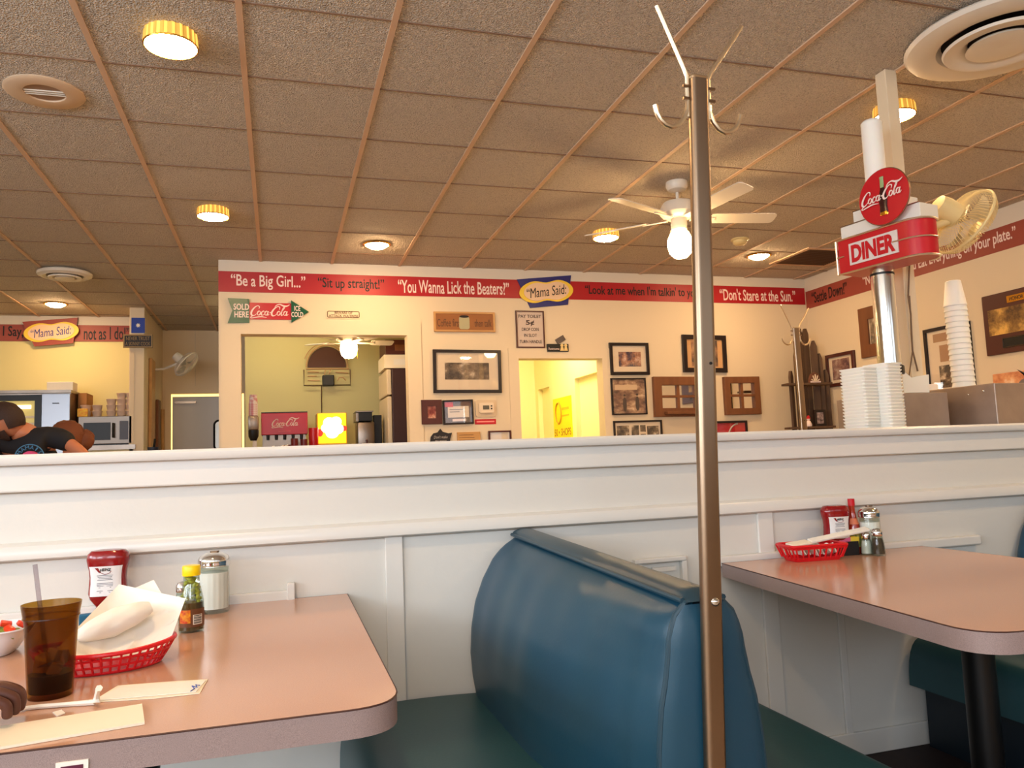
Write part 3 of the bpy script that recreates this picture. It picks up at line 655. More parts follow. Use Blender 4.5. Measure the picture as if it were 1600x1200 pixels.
# ================================================================= CEILING THINGS
def ceiling_light(label, px, py, r=.105, ring=True, group=None):
    c = atZ(px, py, ZC-.07 if ring else ZC-.02) if px < 9000 else Vector((px-10000, py, 0)); t = thing('ceiling_light', label, 'ceiling light', (c.x, c.y, ZC))
    if ring:
        rb = nb(); n = 40; rings = []
        for z, rr_ in ((0, r*.96), (-.012, r*.97), (-.055, r*1.0)):
            rings.append([Vector(((rr_+(.004 if k % 2 else -.002))*math.cos(2*PI*k/n), (rr_+(.004 if k % 2 else -.002))*math.sin(2*PI*k/n), z)) for k in range(n)])
        ringface(rb, rings, True, False); rr_o = obj('ribbed_ring', rb, m_ringlit, t)
        obj('rim', T([(r*1.0*math.cos(2*PI*k/32), r*1.0*math.sin(2*PI*k/32), -.056) for k in range(32)], .004, closed=True), m_brass, t, True)
        obj('bulb', L([(.001, -.078), (r*.5, -.074), (r*.8, -.064), (r*.95, -.050), (r*.6, -.03), (.02, -.02)], n=32), m_bulb, t, True)
    else:
        obj('trim_ring', L([(r*1.1, 0), (r*1.12, -.008), (r*.95, -.014), (r*.9, -.004)], n=32, cap=False), m_brass, t, True)
        obj('bulb', L([(.001, -.04), (r*.5, -.036), (r*.85, -.016), (r*.9, -.002)], n=32), m_bulb, t, True)
ceiling_light('largest round brass-ribbed ceiling light, nearest on the left', 267, 78)
ceiling_light('round brass-ribbed ceiling light directly behind the nearest left one, over the tiles', 333, 342)
ceiling_light('round brass-ribbed ceiling light beside the ceiling fan', 947, 375)
ceiling_light('round brass-ribbed ceiling light half hidden behind the white post', 1398, 186)
ceiling_light('round brass-ribbed ceiling light just beyond the right frame edge', 1760, 150)
ceiling_light('unseen brass-ribbed ceiling light added above the near end of the left table', 10000-.42, 1.06)  # continues the lamp row out of frame, added for warm light below
ceiling_light('unseen brass-ribbed ceiling light added above the near end of the right table', 10003.1, 1.15)  # also out of frame, added to warm the partition and right table
ceiling_light('flat recessed ceiling light above the serving hatch', 589, 385, ring=False)
ceiling_light('flat recessed ceiling light near the right rear corner of the dining room', 1186, 402, ring=False)
ceiling_light('flat recessed ceiling light above the kitchen border', 87, 477, ring=False)
def ring_vent(name, label, c, r, mat, prof_list, cat='air vent'):
    t = thing(name, label, cat, c)
    for k, (nm, prof, mm) in enumerate(prof_list): obj(nm, L(prof, n=48, cap=False), mm or mat, t, True)
    return t
c = atZ(70, 143, ZC)
t = thing('ceiling_speaker', 'flat round cream ceiling speaker grille at the far left', 'ceiling speaker', (c.x, c.y, ZC))
obj('flange', L([(.17, 0), (.172, -.006), (.16, -.014), (.09, -.010), (.085, 0)], n=40, cap=False), M('beige_metal', (206, 178, 148), .5), t, True)
gr = L([(.001, -.004), (.088, -.004), (.088, 0)], n=32); obj('grille', gr, M('dark_beige_mesh', (150, 120, 96), .7), t)
sb = nb()
for k in (-.02, 0, .02): box(sb, -.085, .085, k-.003, k+.003, -.009, -.004)
obj('grille_bar', sb, m_fanwhite, t)
def cone_vent(label, c, r):
    t = thing('round_diffuser', label, 'air vent', c)
    obj('outer_cone', L([(r*.72, 0), (r*.98, -.018), (r, -.028), (r*.97, -.044), (r*.80, -.060), (r*.66, -.046), (r*.60, -.012)], n=48, cap=False), m_fanwhite, t, True)
    obj('dark_core', L([(.001, -.004), (r*.72, -.004)], n=32, cap=False), m_gap, t)
    obj('middle_cone', L([(r*.34, -.02), (r*.60, -.058), (r*.585, -.070), (r*.44, -.066), (r*.33, -.03)], n=48, cap=False), m_fanwhite, t, True)
    obj('inner_cone', L([(.001, -.072), (r*.22, -.076), (r*.36, -.070), (r*.34, -.058), (.05, -.03)], n=48, cap=False), m_fanwhite, t, True)
c0, c1 = atZ(57, 427, ZC-.03), atZ(145, 430, ZC-.03)
cone_vent('small round white ceiling diffuser above the kitchen, at the left', ((c0.x+c1.x)/2, (c0.y+c1.y)/2, ZC), (c1.x-c0.x)/2)
c1 = atZ(1497, 117, ZC-.06); cone_vent('large round white ceiling diffuser cut by the upper right frame corner', (c1.x-.045, c1.y-.275, ZC), .39)
# square return grille
ca, cb = atZ(1212, 407, ZC), atZ(1310, 390, ZC)
t = thing('return_grille', 'dark rectangular louvred air return in the ceiling near the right rear corner', 'air vent', (4.98, 6.22, ZC))
obj('frame', (lambda b: box(box(box(b, -.32, -.28, -.3, .3, -.012, 0), .28, .32, -.3, .3, -.012, 0), -.28, .28, .26, .3, -.012, 0))(B(-.28, .28, -.3, -.26, -.012, 0)), m_bar, t)
obj('backing', B(-.28, .28, -.26, .26, -.004, 0), m_gap, t)
lb = nb()
for k in range(18): box(lb, -.28, .28, -.25+k*.029, -.243+k*.029, -.016, -.004)
obj('louvres', lb, M('brown_louvre', (96, 66, 44), .6), t)
c = atZ(1156, 377, ZC-.02); t = thing('smoke_detector', 'small round yellowed smoke detector on the ceiling right of the fan', 'smoke detector', (c.x, c.y, ZC))
obj('base', L([(.075, 0), (.078, -.01), (.07, -.016)], n=32), m_yellowed, t, True); obj('dome', L([(.058, -.014), (.06, -.035), (.045, -.05), (.02, -.054)], n=32), m_yellowed, t, True)

# ceiling fans
def ceiling_fan(label, c, zmot, blades, rb=.54, w_=.12, gr=.085, drop=.33, ang0=0, pitch=-14, up=0):
    t = thing('ceiling_fan', label, 'ceiling fan', (c[0], c[1], ZC))
    obj('canopy', L([(.072, 0), (.075, -.03), (.06, -.055), (.02, -.07)], n=32), m_fanwhite, t, True)
    obj('downrod', L([(.011, -.06), (.011, zmot+.06)], n=12), m_fanwhite, t, True)
    obj('motor_housing', L([(.03, zmot+.08), (.10, zmot+.055), (.12, zmot+.02), (.122, zmot-.02), (.10, zmot-.045), (.05, zmot-.055)], n=40), m_fanwhite, t, True)
    bl = nb()
    for k in range(blades):
        a = ang0+2*PI*k/blades; m = Matrix.Rotation(a, 3, 'Z')@Matrix.Rotation(R(pitch), 3, 'X')
        poly = rrect(.22, rb+.14, -w_/2, w_/2, .03); b = nb(); prism(b, poly, -.003, .003, 'z')
        for v in b.verts: v.co = m@v.co+Vector((0, 0, zmot-.05))
        o = obj('blade', b, m_fanwhite, t)
        bb = nb(); box(bb, .08, .25, -.02, .02, -.006, .0); 
        for v in bb.verts: v.co = m@v.co+Vector((0, 0, zmot-.055))
        obj('blade_iron', bb, m_fanwhite, o)
    zmot += up
    obj('switch_housing', L([(.05, zmot-.05), (.055, zmot-.09), (.05, zmot-.13), (.035, zmot-.14)], n=28), m_fanwhite, t, True)
    obj('globe', L([(.045, zmot-.135), (.06, zmot-.15), (gr*.98, zmot-.20), (gr, zmot-.24), (gr*.85, zmot-.29), (gr*.5, zmot-.32), (.001, zmot-.328)], n=32), m_globe, t, True)
    obj('pull_chain', T([(.05, -.02, zmot-.13), (.075, -.03, zmot-.20), (.078, -.03, zmot-.33)], .0015, n=5), m_brass, t)
    return t
ceiling_fan('white ceiling fan with a glowing globe, seen behind the near coat pole', (2.606, 4.605), -.20, 5, ang0=R(-10))
c = atY(545, 546, 7.75); ceiling_fan('white ceiling fan with a glowing globe in the room behind the hatch', (c.x, c.y), c.z-ZC+.125, 5, rb=.31, gr=.084, ang0=R(8), up=.11)

# oscillating wall fans
def wall_fan(label, root, axis, r=.165, mount=None, rot=0, mat=None):
    """axis: unit vector the fan blows along, mount: point (relative) where the arm is fixed"""
    mat = mat or m_yellowed
    t = thing('wall_fan', label, 'wall fan', root); ax = Vector(axis).normalized(); q = Vector((0, 0, 1)).rotation_difference(ax).to_matrix()
    def tr(b):
        for v in b.verts: v.co = q@v.co
        return b
    obj('motor', tr(L([(.02, -.17), (.05, -.165), (.058, -.12), (.058, -.05), (.03, -.03)], n=24)), mat, t, True)
    cg = nb(); n = 64
    prof = [(.02, -.06), (.08, -.06), (r*.85, -.045), (r, -.012), (r, .012), (r*.9, .04), (r*.5, .065), (.04, .07)]
    for k in range(n):
        a = 2*PI*k/n; tube(cg, [Vector((x*math.cos(a), x*math.sin(a), z)) for x, z in prof], .0015, n=4)
    o = obj('cage_wires', tr(cg), mat, t)
    obj('cage_rim', tr(T([(r*1.005*math.cos(2*PI*k/40), r*1.005*math.sin(2*PI*k/40), 0) for k in range(40)], .007, closed=True)), mat, t, True)
    obj('cage_badge', tr(L([(.001, .07), (.035, .069), (.04, .062)], n=20)), mat, t, True)
    for k in range(3):
        b = grid(nb(), lambda u, v, k=k: Vector(((.03+u*.11)*math.cos(k*2.094+(v-.5)*(.5+.7*u)), (.03+u*.11)*math.sin(k*2.094+(v-.5)*(.5+.7*u)), (v-.5)*.03)), 6, 6, .002)
        obj('blade', tr(b), M('fan_blade_plastic', (200, 190, 160), .3) if k == 0 else bpy.data.materials['fan_blade_plastic'], t, True)
    if mount:
        m_ = Vector(mount); back = q@Vector((0, 0, -.11))
        obj('arm', T([m_, (m_*.55+back*.45)+Vector((0, 0, -.05)), back+Vector((0, 0, -.055))], [.014, .013, .02], n=10), mat, t, True)
        obj('mount_plate', B(m_.x-.02, m_.x+.02, m_.y-.03, m_.y+.03, m_.z-.06, m_.z+.06, bev=.008), mat, t)
    return t
# right: fan fixed to the white post; left: fan in the corridor
fc = Vector((3.24, 3.17, 2.165)); px_ = Vector((2.83, 3.03, 2.12))
wall_fan('yellowed oscillating fan fixed to the white post behind the diner sign', (3.20, 2.915, 2.21), (.84, -.10, -.50), .170, (-.285, .075, -.02))
c = atY(291, 569, 9.9); wall_fan('cream oscillating fan on an arm over the corridor by the kitchen pillar', c, (.7, -.15, -.6), .165, (-1.40-c.x, .05, -.06), mat=m_fanwhite)

# white post to the ceiling
POST = (2.887, 3.0)
tag(obj('support_post', B(POST[0]-.034, POST[0]+.034, POST[1]-.034, POST[1]+.034, 1.386, ZC-.001, bev=.003), m_cream), 'square white painted post rising to the ceiling behind the diner sign', 'post')

# ================================================================= BEHIND THE PARTITION (service counter)
t = thing('service_counter', 'low counter directly behind the partition carrying the foam containers', 'counter', (2.9, 3.0, 0))
obj('body', B(-.62, 1.1, -.28, -.08, .0, 1.10), m_brushed, t); obj('counter_top', (lambda b: box(b, .02, 1.12, -.05, .52, 1.10, 1.13))(B(-.64, 1.12, -.29, -.05, 1.10, 1.13)), m_brushed, t)
# stainless backsplash guard
SA, SBt = atY(1400, 614, 3.34), atZ(1600, 593, 1.412)
SA = Vector((SA.x, SA.y)); SD = (Vector((SBt.x, SBt.y))-SA).normalized(); SN = Vector((SD.y, -SD.x))
SE = SA+SD*1.0
t = thing('steel_guard', 'long riveted stainless steel guard panel standing on the counter at the right edge', 'steel panel', (SA.x, SA.y, 1.13), math.atan2(SD.y, SD.x))
PL_ = (SA.y-2.785)/-SD.y; obj('panel', B(0, PL_, 0, .34, 0, .282, bev=.004), m_guard, t)
ebx = atY(1400, 640, 2.945).x; eb = B(ebx, 3.03, 2.945, 3.34, 1.131, 1.385, bev=.003); mi = Matrix.Rotation(-math.atan2(SD.y, SD.x), 3, 'Z')
rb_ = B(SA.x+SD.x*PL_+.34, SA.x+SD.x*PL_+1.0, 2.785, 2.81, 1.131, 1.41, bev=.003)
for v in rb_.verts: v.co = mi@(v.co-Vector((SA.x, SA.y, 1.13)))
obj('return_panel', rb_, m_guard, t)
for v in eb.verts: v.co = mi@(v.co-Vector((SA.x, SA.y, 1.13)))
obj('end_housing', eb, m_guard, t)
for x_, z_ in ((.06, .22), (.16, .24), (.30, .20), (.42, .24), (.5, .25), (.02, .04), (.50, .06)):
    obj('rivet', L([(.001, 0), (.004, 0), (.004, .003), (.001, .005)], n=10), m_chrome, t, True, loc=(x_, -.001, z_), rot=(R(90), 0, 0))
# foam clamshell stacks (nested boxes)
def foam_box():
    t = thing('foam_container', 'x', 'foam container')
    rings = []
    for z, s in ((0, .040), (.004, .042), (.030, .046), (.036, .050), (.040, .050), (.036, .046), (.010, .039)):
        rings.append([Vector((a, b, z)) for a, b in rrect(-s, s, -s*1.35, s*1.35, .014, 4)])
    obj('shell', ringface(nb(), rings, True, True), m_foam, t, True)
    return t
fb0 = foam_box(); used = False
def foam_stack(px, py, Y, n, where, step=.0145, group=None):
    global used
    c = atY(px, py, Y)
    for k in range(n):
        lab = ('white foam container nested in the %s' % where) if k < n-1 else ('white foam container on top of the %s' % where)
        loc = (c.x+random.uniform(-.0012, .0012), c.y, 1.13+k*step); rz = R(8)+random.uniform(-.006, .006)
        if not used: fb0.location = loc; fb0.rotation_euler = (0, 0, rz); fb0['label'] = lab; f = fb0; used = True
        else: f = copy_tree(fb0, loc, rz, lab)
        if k < n-1: f['group'] = 'foam containers in the '+where
        elif 'group' in f: del f['group']
foam_stack(1343, 600, 2.86, 23, 'left of the two tall container stacks')
foam_stack(1380, 600, 2.82, 24, 'right of the two tall container stacks')
# standing foam trays behind
c = atY(1427, 595, 2.95)
t = thing('foam_tray', 'cream foam tray standing on edge behind the container stacks', 'foam tray', (c.x, 2.947, 1.386))
obj('tray', PR([(-.07, 0), (.085, 0), (.09, .085), (.03, .078), (-.01, .07), (-.05, .10), (-.075, .098)], 0, .016), m_foam, t)
c = atY(1475, 597, 3.2); tag(obj('foam_saucer', PR(rrect(-.06, .05, 0, .045, .01), 0, .05), m_foam, loc=(c.x, c.y+.09, 1.412)), 'small white foam dish left of the foam cup tower', 'foam dish')
# tower of foam cups, upside down
def foam_cup():
    t = thing('foam_cup', 'x', 'foam cup')
    obj('cup_wall', L([(.049, 0), (.052, .002), (.052, .010), (.0505, .012), (.035, .125), (.031, .128), (.001, .128)], n=28, cap=False), m_foam, t, True)
    return t
cb = atY(1506, 601, 3.02); fc0 = foam_cup(); N = 16; zt0 = 1.412
for k in range(N):
    top = k == N-1; lab = 'topmost upside-down foam cup of the tall tower on the steel guard' if top else 'white foam cup nested in the tall tower on the steel guard'
    loc = (cb.x-.0005*k, cb.y, zt0+k*.0268)
    f = fc0 if k == 0 else copy_tree(fc0, loc, None, lab); f.location = loc; f['label'] = lab
    if not top: f['group'] = 'foam cups in the tall tower'
    elif 'group' in f: del f['group']
# DINER sign on its chrome tube
SX, SY, SZ = 2.60, 3.06, 1.985      # far left lower corner of the red box
ang = math.atan2(2.60-3.08, 2.728-2.607)
ang = math.atan2(-.981, .192); SO = Vector((2.565, 3.05, 1.960)); SU = Vector((.192, -.981, 0)); SV = Vector((.981, .192, 0))
def s_of(px, py, dep=0):
    d = ray(px, py); o = SO+SV*dep      # o + SU*s on the vertical plane of the sign front
    s = (o.y*d.x/d.y-o.x)/(SU.x-SU.y*d.x/d.y); k = (o.y+SU.y*s)/d.y; return s, CH+d.z*k-SO.z
t = thing('diner_sign', 'red and white diner sign with a round red drink disc on a chrome tube', 'sign', SO, ang)
LN, DP, HH = .431, .162, .162
def outline(l0, l1, d0, d1, r):      # plan outline with rounded right end (local x along the sign, local -y faces the viewer)
    return rrect(l0, l1, d0, d1, r, 10, (r, .004, .004, r))
obj('red_box', PR(outline(0, LN, -.0, DP, .0805), 0, HH, 'z'), m_cokered, t, True)
for z_ in (.0, HH/2, HH):
    o_ = outline(-.004, LN+.004, -.004, DP+.004, .0845); path = o_[len(o_)//2:]+o_[:11]
    if abs(z_-HH/2) < .01:
        obj('chrome_strip', T([(-.004, -.005, z_), (.035, -.005, z_)], .0035, n=6), m_strip, t, True); obj('chrome_strip', T([(.29, -.005, z_)]+[(x, y, z_) for x, y in o_[-11:]+o_[:8]], .0035, n=6), m_strip, t, True)
    else: obj('chrome_strip', T([(x, y, z_) for x, y in path], .0045, n=6), m_strip, t, True)
obj('end_strip', T([(-.005, -.004, 0), (-.005, -.004, HH)], .005, n=6), m_strip, t, True)
n0, n1 = s_of(1328, 395)[0], s_of(1404, 380)[0]; nm_ = (n0+n1)/2
bx = obj('name_panel', B(n0, n1, -.006, 0, .030, .132), M('sign_silver_white', (216, 206, 200), .4), t)
text('DINER', (n1-n0)*.90, .082, m_cokered, bx, nm_, .081, -.0065, off=.045)
m_signwhite = M('sign_white', (226, 222, 212), .4)
obj('lower_step', B(.01, LN-.012, .018, DP-.02, HH+.004, HH+.066, bev=.002), m_signwhite, t)
obj('upper_step', B(.075, LN-.095, .03, DP-.03, HH+.066, HH+.125, bev=.002), m_signwhite, t)
obj('step_edge', (lambda b: box(b, .075, LN-.095, .027, .033, HH+.125, HH+.129))(B(.01, LN-.012, .015, .021, HH+.066, HH+.070)), m_steel, t)
DCX, DCZ = s_of(1386, 308)
dk_ = obj('disc', L([(.001, 0), (.124, 0), (.127, .006), (.124, .014), (.001, .016)], n=56), m_cokered, t, True, loc=(DCX, -.012, DCZ), rot=(R(90), 0, 0))
obj('disc_edge', T([(.125*math.cos(a/20*PI), .125*math.sin(a/20*PI), .008) for a in range(40)], .0035, closed=True, n=6), m_steel, dk_, True)
bt = obj('printed_bottle', lathe(nb(), [(.001, -.085), (.018, -.085), (.021, -.075), (.0185, -.045), (.021, -.02), (.018, .01), (.011, .035), (.009, .075), (.001, .076)], n=20, sy=.15), M('dark_cola_bottle', (58, 22, 20), .2), t, True, loc=(DCX, -.029, DCZ))
obj('bottle_neck', lathe(nb(), [(.001, .04), (.0105, .04), (.0092, .08), (.011, .084), (.010, .090), (.001, .091)], n=20, sy=.16), M('pale_green_glass', (150, 170, 120), .2), bt, True)
obj('bottle_base', lathe(nb(), [(.001, -.0855), (.0185, -.0855), (.021, -.080), (.0195, -.070), (.001, -.070)], n=20, sy=.17), m_brass, bt, True)
strokes(COLA, .20, t, m_inkw, DCX, DCZ+.01, -.034, shear=.25, rot=R(2))
TBX = s_of(1379, 440, .081)[0]
obj('tube', L([(.05, -.86), (.05, 0)], n=40), m_chrome, t, True, loc=(TBX, .081, 0))
obj('tube_collar', L([(.058, -.495), (.06, -.49), (.06, -.458), (.052, -.452)], n=40), m_black, t, True, loc=(TBX, .081, 0))
obj('tube_ring', L([(.0515, -.035), (.052, -.03), (.0515, -.025)], n=40, cap=False), m_black, t, True, loc=(TBX, .081, 0))
# tall white cylinder next to the post
ps, _ = s_of(1367, 260, .075); pc_ = SO+SU*ps+SV*.075; pz0 = SO.z+HH+.126; ptop = atY(1364, 190, pc_.y).z-pz0; tag(obj('paper_roll_tube', L([(.001, 0), (.046, 0), (.046, ptop-.01), (.038, ptop), (.001, ptop)], n=32), m_foam, None, True, loc=(pc_.x, pc_.y, pz0)), 'tall plain white cylinder standing on the diner sign beside the post', 'white cylinder')
# loose cable on the post
a, b_, c_, d_ = atY(1419, 462, 2.95), atY(1424, 520, 2.95), atY(1426, 548, 2.95), atY(1434, 580, 2.95)
tag(obj('cable', tube(T([(2.905, 2.958, 2.1), a, (a+b_)/2+Vector((.006, 0, 0)), b_, c_, d_], .004, n=6), [a+Vector((.008, 0, 0)), b_+Vector((.004, 0, .03)), c_, atY(1420, 590, 2.95)], .003, n=6), M('grey_cable', (110, 84, 60), .6), None, True), 'loose twisted cable hanging down the white post', 'cable')

# second coat pole, picket shelf and its things
def coat_pole(label, top, foot, w_=.045, d_=.024, rotz=0, bolt=True):
    """square steel pole with a V of two rods and two hooks on top"""
    t = thing('coat_pole', label, 'coat rack', foot, rotz); f = Vector(foot); v = Vector(top)-f; v = Matrix.Rotation(-rotz, 3, 'Z')@v
    H_ = v.z; lean = Vector((v.x, v.y, 0))
    def ring(z, a, b): c = lean*(z/H_); return [Vector((c.x+x, c.y+y, z)) for x, y in rrect(-a/2, a/2, -b/2, b/2, .010, 6)]
    def bend(b):
        for q in b.verts: q.co += lean*(q.co.z/H_)
        return b
    obj('pole', ringface(nb(), [ring(0, w_, d_), ring(H_*.3, w_, d_), ring(H_*.7, w_, d_), ring(H_-.008, w_, d_)], True, False), m_steel, t, True)
    obj('pole_mouth', bend(T([(x, y, H_-.006) for x, y in rrect(-w_/2+.002, w_/2-.002, -d_/2+.002, d_/2-.002, .006, 4)], .0035, closed=True, n=6)), m_chromewarm, t, True)
    for s in (-1, 1):
        up = .137 if s < 0 else .122; ox_ = .062 if s < 0 else .080
        obj('hat_rod', bend(T([(s*(w_/2+.004), 0, H_-.09), (s*(w_/2+.004), 0, H_-.006), (s*(w_/2+.010), 0, H_+.010), (s*(w_/2+.008+ox_*.5), 0, H_+up*.52), (s*(w_/2+.008+ox_), 0, H_+up)], .0048, n=8)), m_chromewarm, t, True)
        hp = [(s*(w_/2+.004), 0, H_-.05), (s*(w_/2+.005), 0, H_-.075), (s*(w_/2+.014), 0, H_-.094), (s*(w_/2+.026), 0, H_-.107), (s*(w_/2+.040), 0, H_-.113), (s*(w_/2+.054), 0, H_-.110), (s*(w_/2+.066), 0, H_-.101), (s*(w_/2+.074), 0, H_-.088), (s*(w_/2+.078), 0, H_-.072)]
        obj('hook', bend(T(hp, .0052, n=8)), m_chromewarm, t, True)
        for z_ in (.026, .052): obj('screw', bend(T([(s*(w_/2+.002), -.004, H_-z_), (s*(w_/2+.016), -.004, H_-z_)], .0035, n=6)), m_steel, t, True)
    if bolt:
        zb = .870; o = lean*(zb/H_)
        obj('bolt', L([(.001, .006), (.005, .005), (.0085, .0015), (.009, 0)], n=16), m_chrome, t, True, loc=(o.x+.002, o.y-d_/2, zb), rot=(R(90), 0, 0))
        o = lean*(1.4/H_); obj('rivet', L([(.001, .002), (.003, .001), (.003, 0)], n=10), m_gap, t, True, loc=(o.x+.002, o.y-d_/2, 1.32), rot=(R(90), 0, 0))
    return t
c = atZ(1242.5, 511, 1.908); coat_pole('second steel coat pole with hooks, farther back near the right rear corner', (c.x, c.y, 1.908), (c.x+.02, c.y, 0), rotz=R(0))
c0, c1 = atY(1232, 600, 6.85), atY(1294, 600, 6.75)
t = thing('picket_shelf', 'weathered corner shelf made of pointed fence pickets', 'shelf', (5.12, 6.78, 0))
def picket(x, y, w_, z, ang, par):
    b = PR([(-w_/2, .9), (w_/2, .9), (w_/2, z-.06), (w_*.2, z), (-w_*.2, z), (-w_/2, z-.06)], -.012, .012)
    for v in b.verts: v.co = Matrix.Rotation(ang, 3, 'Z')@v.co+Vector((x, y, 0))
    obj('picket', b, m_woodgrey, par)
for px_, top_, ang_ in ((1233, 580, 30), (1241, 548, 22), (1251, 513, 8), (1260, 513, 2), (1268, 533, -28), (1277, 553, -34), (1287, 578, -38)):
    p_ = atY(px_, top_, 6.80); picket(p_.x-5.12, .0 + (0.05 if abs(ang_) < 10 else 0), .066, p_.z, R(ang_), t)
for py_ in (600, 667):
    p_ = atY(1262, py_, 6.75); obj('shelf_board', PR([(-.25, -.02), (.20, -.02), (.22, -.2), (-.26, -.14)], p_.z-.02, p_.z, 'z'), m_woodgrey, t); 
    if py_ == 600: zs0 = p_.z
    else: zs1 = p_.z
def onshelf(px, z, Y=6.66): d = ray(px, 600); return Vector((d.x*(Y/d.y), Y, z))
p_ = onshelf(1273, zs0); t = thing('fan_ornament', 'small pale fan-shaped ornament on the upper picket shelf', 'ornament', p_)
obj('fan', PR([(-.065, 0), (.065, 0), (.062, .04), (.04, .09), (0, .11), (-.04, .09), (-.062, .04)], -.015, .015), M('ornament_dark', (110, 70, 50), .5), t)
for k in range(5):
    a = R(20+35*k); obj('fan_rib', T([(.012*math.cos(a), -.018, .012), (.05*math.cos(a), -.018, .012+.075*math.sin(a))], .006, n=5), m_matboard, t)
obj('fan_base', B(-.06, .06, -.02, -.014, .004, .02), m_inkw, t)
p_ = onshelf(1277, zs1); t = thing('photo_frame', 'small standing black photo frame on the lower picket shelf', 'picture', p_)
obj('frame', frame_bm(.135, .165, .026, -.01, .01), m_blackframe, t, loc=(0, 0, .083)); obj('photograph', B(-.045, .045, -.004, 0, .02, .145), photo_mat('tiny_photo', [(60, 40, 40), (140, 120, 120), (200, 180, 170)], 22, 18), t)
p_ = onshelf(1259, zs1); t = thing('figurine', 'tiny red and white figurine beside the black photo frame', 'figurine', p_)
obj('body', L([(.001, 0), (.03, 0), (.032, .02), (.02, .05), (.012, .06)], n=16), m_inkw, t, True); obj('head', L([(.001, .058), (.014, .064), (.018, .075), (.012, .088), (.001, .095)], n=16), m_inkw, t, True); obj('cap', L([(.02, .078), (.018, .09), (.008, .11), (.001, .112)], n=16), m_cokered, t, True)
# dark vinyl mound and cream box behind the partition
c = atY(1283, 662, 3.6)
tag(obj('dark_cushion', grid(nb(), lambda u, v: Vector(((u-.5)*.19, (v-.5)*.2, .07*math.sin(PI*min(1, u*1.2+.05))**.6*math.sin(PI*v)**.5 + (.05*max(0, (u-.85)/.15)))), 24, 10), m_vinyldark, None, True, loc=(c.x, c.y, 1.17)), 'dark crumpled jacket heaped just beyond the partition, left of the foam stacks', 'jacket')
tag(obj('jacket_support_table', B(-.5, .35, -.15, .3, 1.13, 1.165, bev=.004), M('dark_table', (50, 24, 18), .4), None, loc=(c.x, c.y, 0)), 'dark narrow table top under the crumpled jacket', 'table')
bpy.data.objects['jacket_support_table'].name = 'side_table'
c = atY(1314, 663, 3.72); tag(obj('cream_box', B(-.04, .045, -.03, .03, 0, .075, bev=.003), m_papercream, None, loc=(c.x, c.y, 1.165)), 'small cream cardboard box between the jacket and the foam stacks', 'box')

# ================================================================= ROOM BEHIND THE HATCH
CTZ = 1.28
t = thing('drink_counter', 'back counter of the drink station seen through the hatch', 'counter', (.6, 8.5, 0))
obj('top', B(-.85, .44, -.75, .45, CTZ-.04, CTZ, bev=.004), m_brownframe, t); obj('cabinet', B(-.83, .43, -.7, .43, 0, CTZ-.04), m_wood, t)
def at_d(px, py, Y=8.3): return atY(px, py, Y)
c0, c1 = at_d(408, 646), at_d(481, 678)
t = thing('soda_dispenser', 'red-topped soda fountain in the hatch room', 'drink dispenser', ((c0.x+c1.x)/2, 8.3, CTZ)); w_ = (c1.x-c0.x)
obj('header', B(-w_/2, w_/2, 0, .35, c1.z-CTZ, c0.z-CTZ, bev=.005), m_cokered, t); obj('header_cap', B(-w_/2, w_/2, .01, .36, c0.z-CTZ, c0.z-CTZ+.012), m_black, t)
strokes(COLA, w_*.56, t, m_inkw, .01, (c0.z+c1.z)/2-CTZ+.01, -.002, shear=.2)
obj('classic_line', B(-.06, .06, -.002, 0, c1.z-CTZ+.03, c1.z-CTZ+.038), M('pale_red_print', (214, 90, 90), .5), t)
obj('cabinet', B(-w_/2+.01, w_/2-.02, .05, .35, 0, c1.z-CTZ), m_brushed, t)
for k in range(5): obj('nozzle', L([(.014, 0), (.016, .05)], n=10), m_black, t, True, loc=(-w_*.36+k*w_*.18, .03, c1.z-CTZ-.05))
for px_, h_, nm in ((449, .10, 'left'), (460, .16, 'middle'), (475, .15, 'right')):
    p_ = at_d(px_, 690, 8.05); tag(obj('tinted_tumbler', L([(.001, 0), (.03, 0), (.036, h_), (.034, h_), (.028, .004)], n=20, cap=False), M('dark_red_tumbler', (110, 34, 34), .3), None, True, loc=(p_.x, 8.05, CTZ)), 'dark red tumbler, %s one of three standing before the soda fountain' % nm, 'tumbler')
p_ = at_d(490, 680, 8.25); tag(obj('red_cup_stack', L([(.001, 0), (.045, 0), (.05, .27), (.001, .27)], n=24), M('bright_red_plastic', (200, 20, 30), .3), None, True, loc=(p_.x, 8.25, CTZ)), 'stack of bright red cups between soda fountain and glowing dispenser', 'cup stack')
c0, c1 = at_d(495, 645), at_d(543, 697)
t = thing('lit_dispenser', 'brightly glowing yellow and red drink dispenser', 'drink dispenser', ((c0.x+c1.x)/2, 8.3, CTZ)); w_ = c1.x-c0.x; zt = c0.z-CTZ
obj('cabinet', B(-w_/2, w_/2, .02, .32, 0, zt, bev=.01), M('yellow_cabinet', (230, 190, 70), .4), t)
lp_ = obj('lit_panel', B(-w_/2+.01, w_/2-.01, .005, .02, .11, zt-.01, bev=.004), M('lit_yellow_panel', (255, 190, 20), .5, emis=1.6, emcol=(255, 190, 20)), t)
wl = M('lit_white_artwork', (255, 250, 230), .5, emis=5, emcol=(255, 246, 220)); bm = nb()
for q, (a, b, r_) in enumerate(((-.03, .30, .07), (.04, .31, .065), (-.06, .25, .06), (.06, .24, .065), (0, .21, .08), (.01, .27, .06))):
    prism(bm, ellipse(r_*.85, r_*.8, 18, a, b*zt/.40), -.002-.0004*q, .005)
obj('glowing_artwork', bm, wl, lp_)
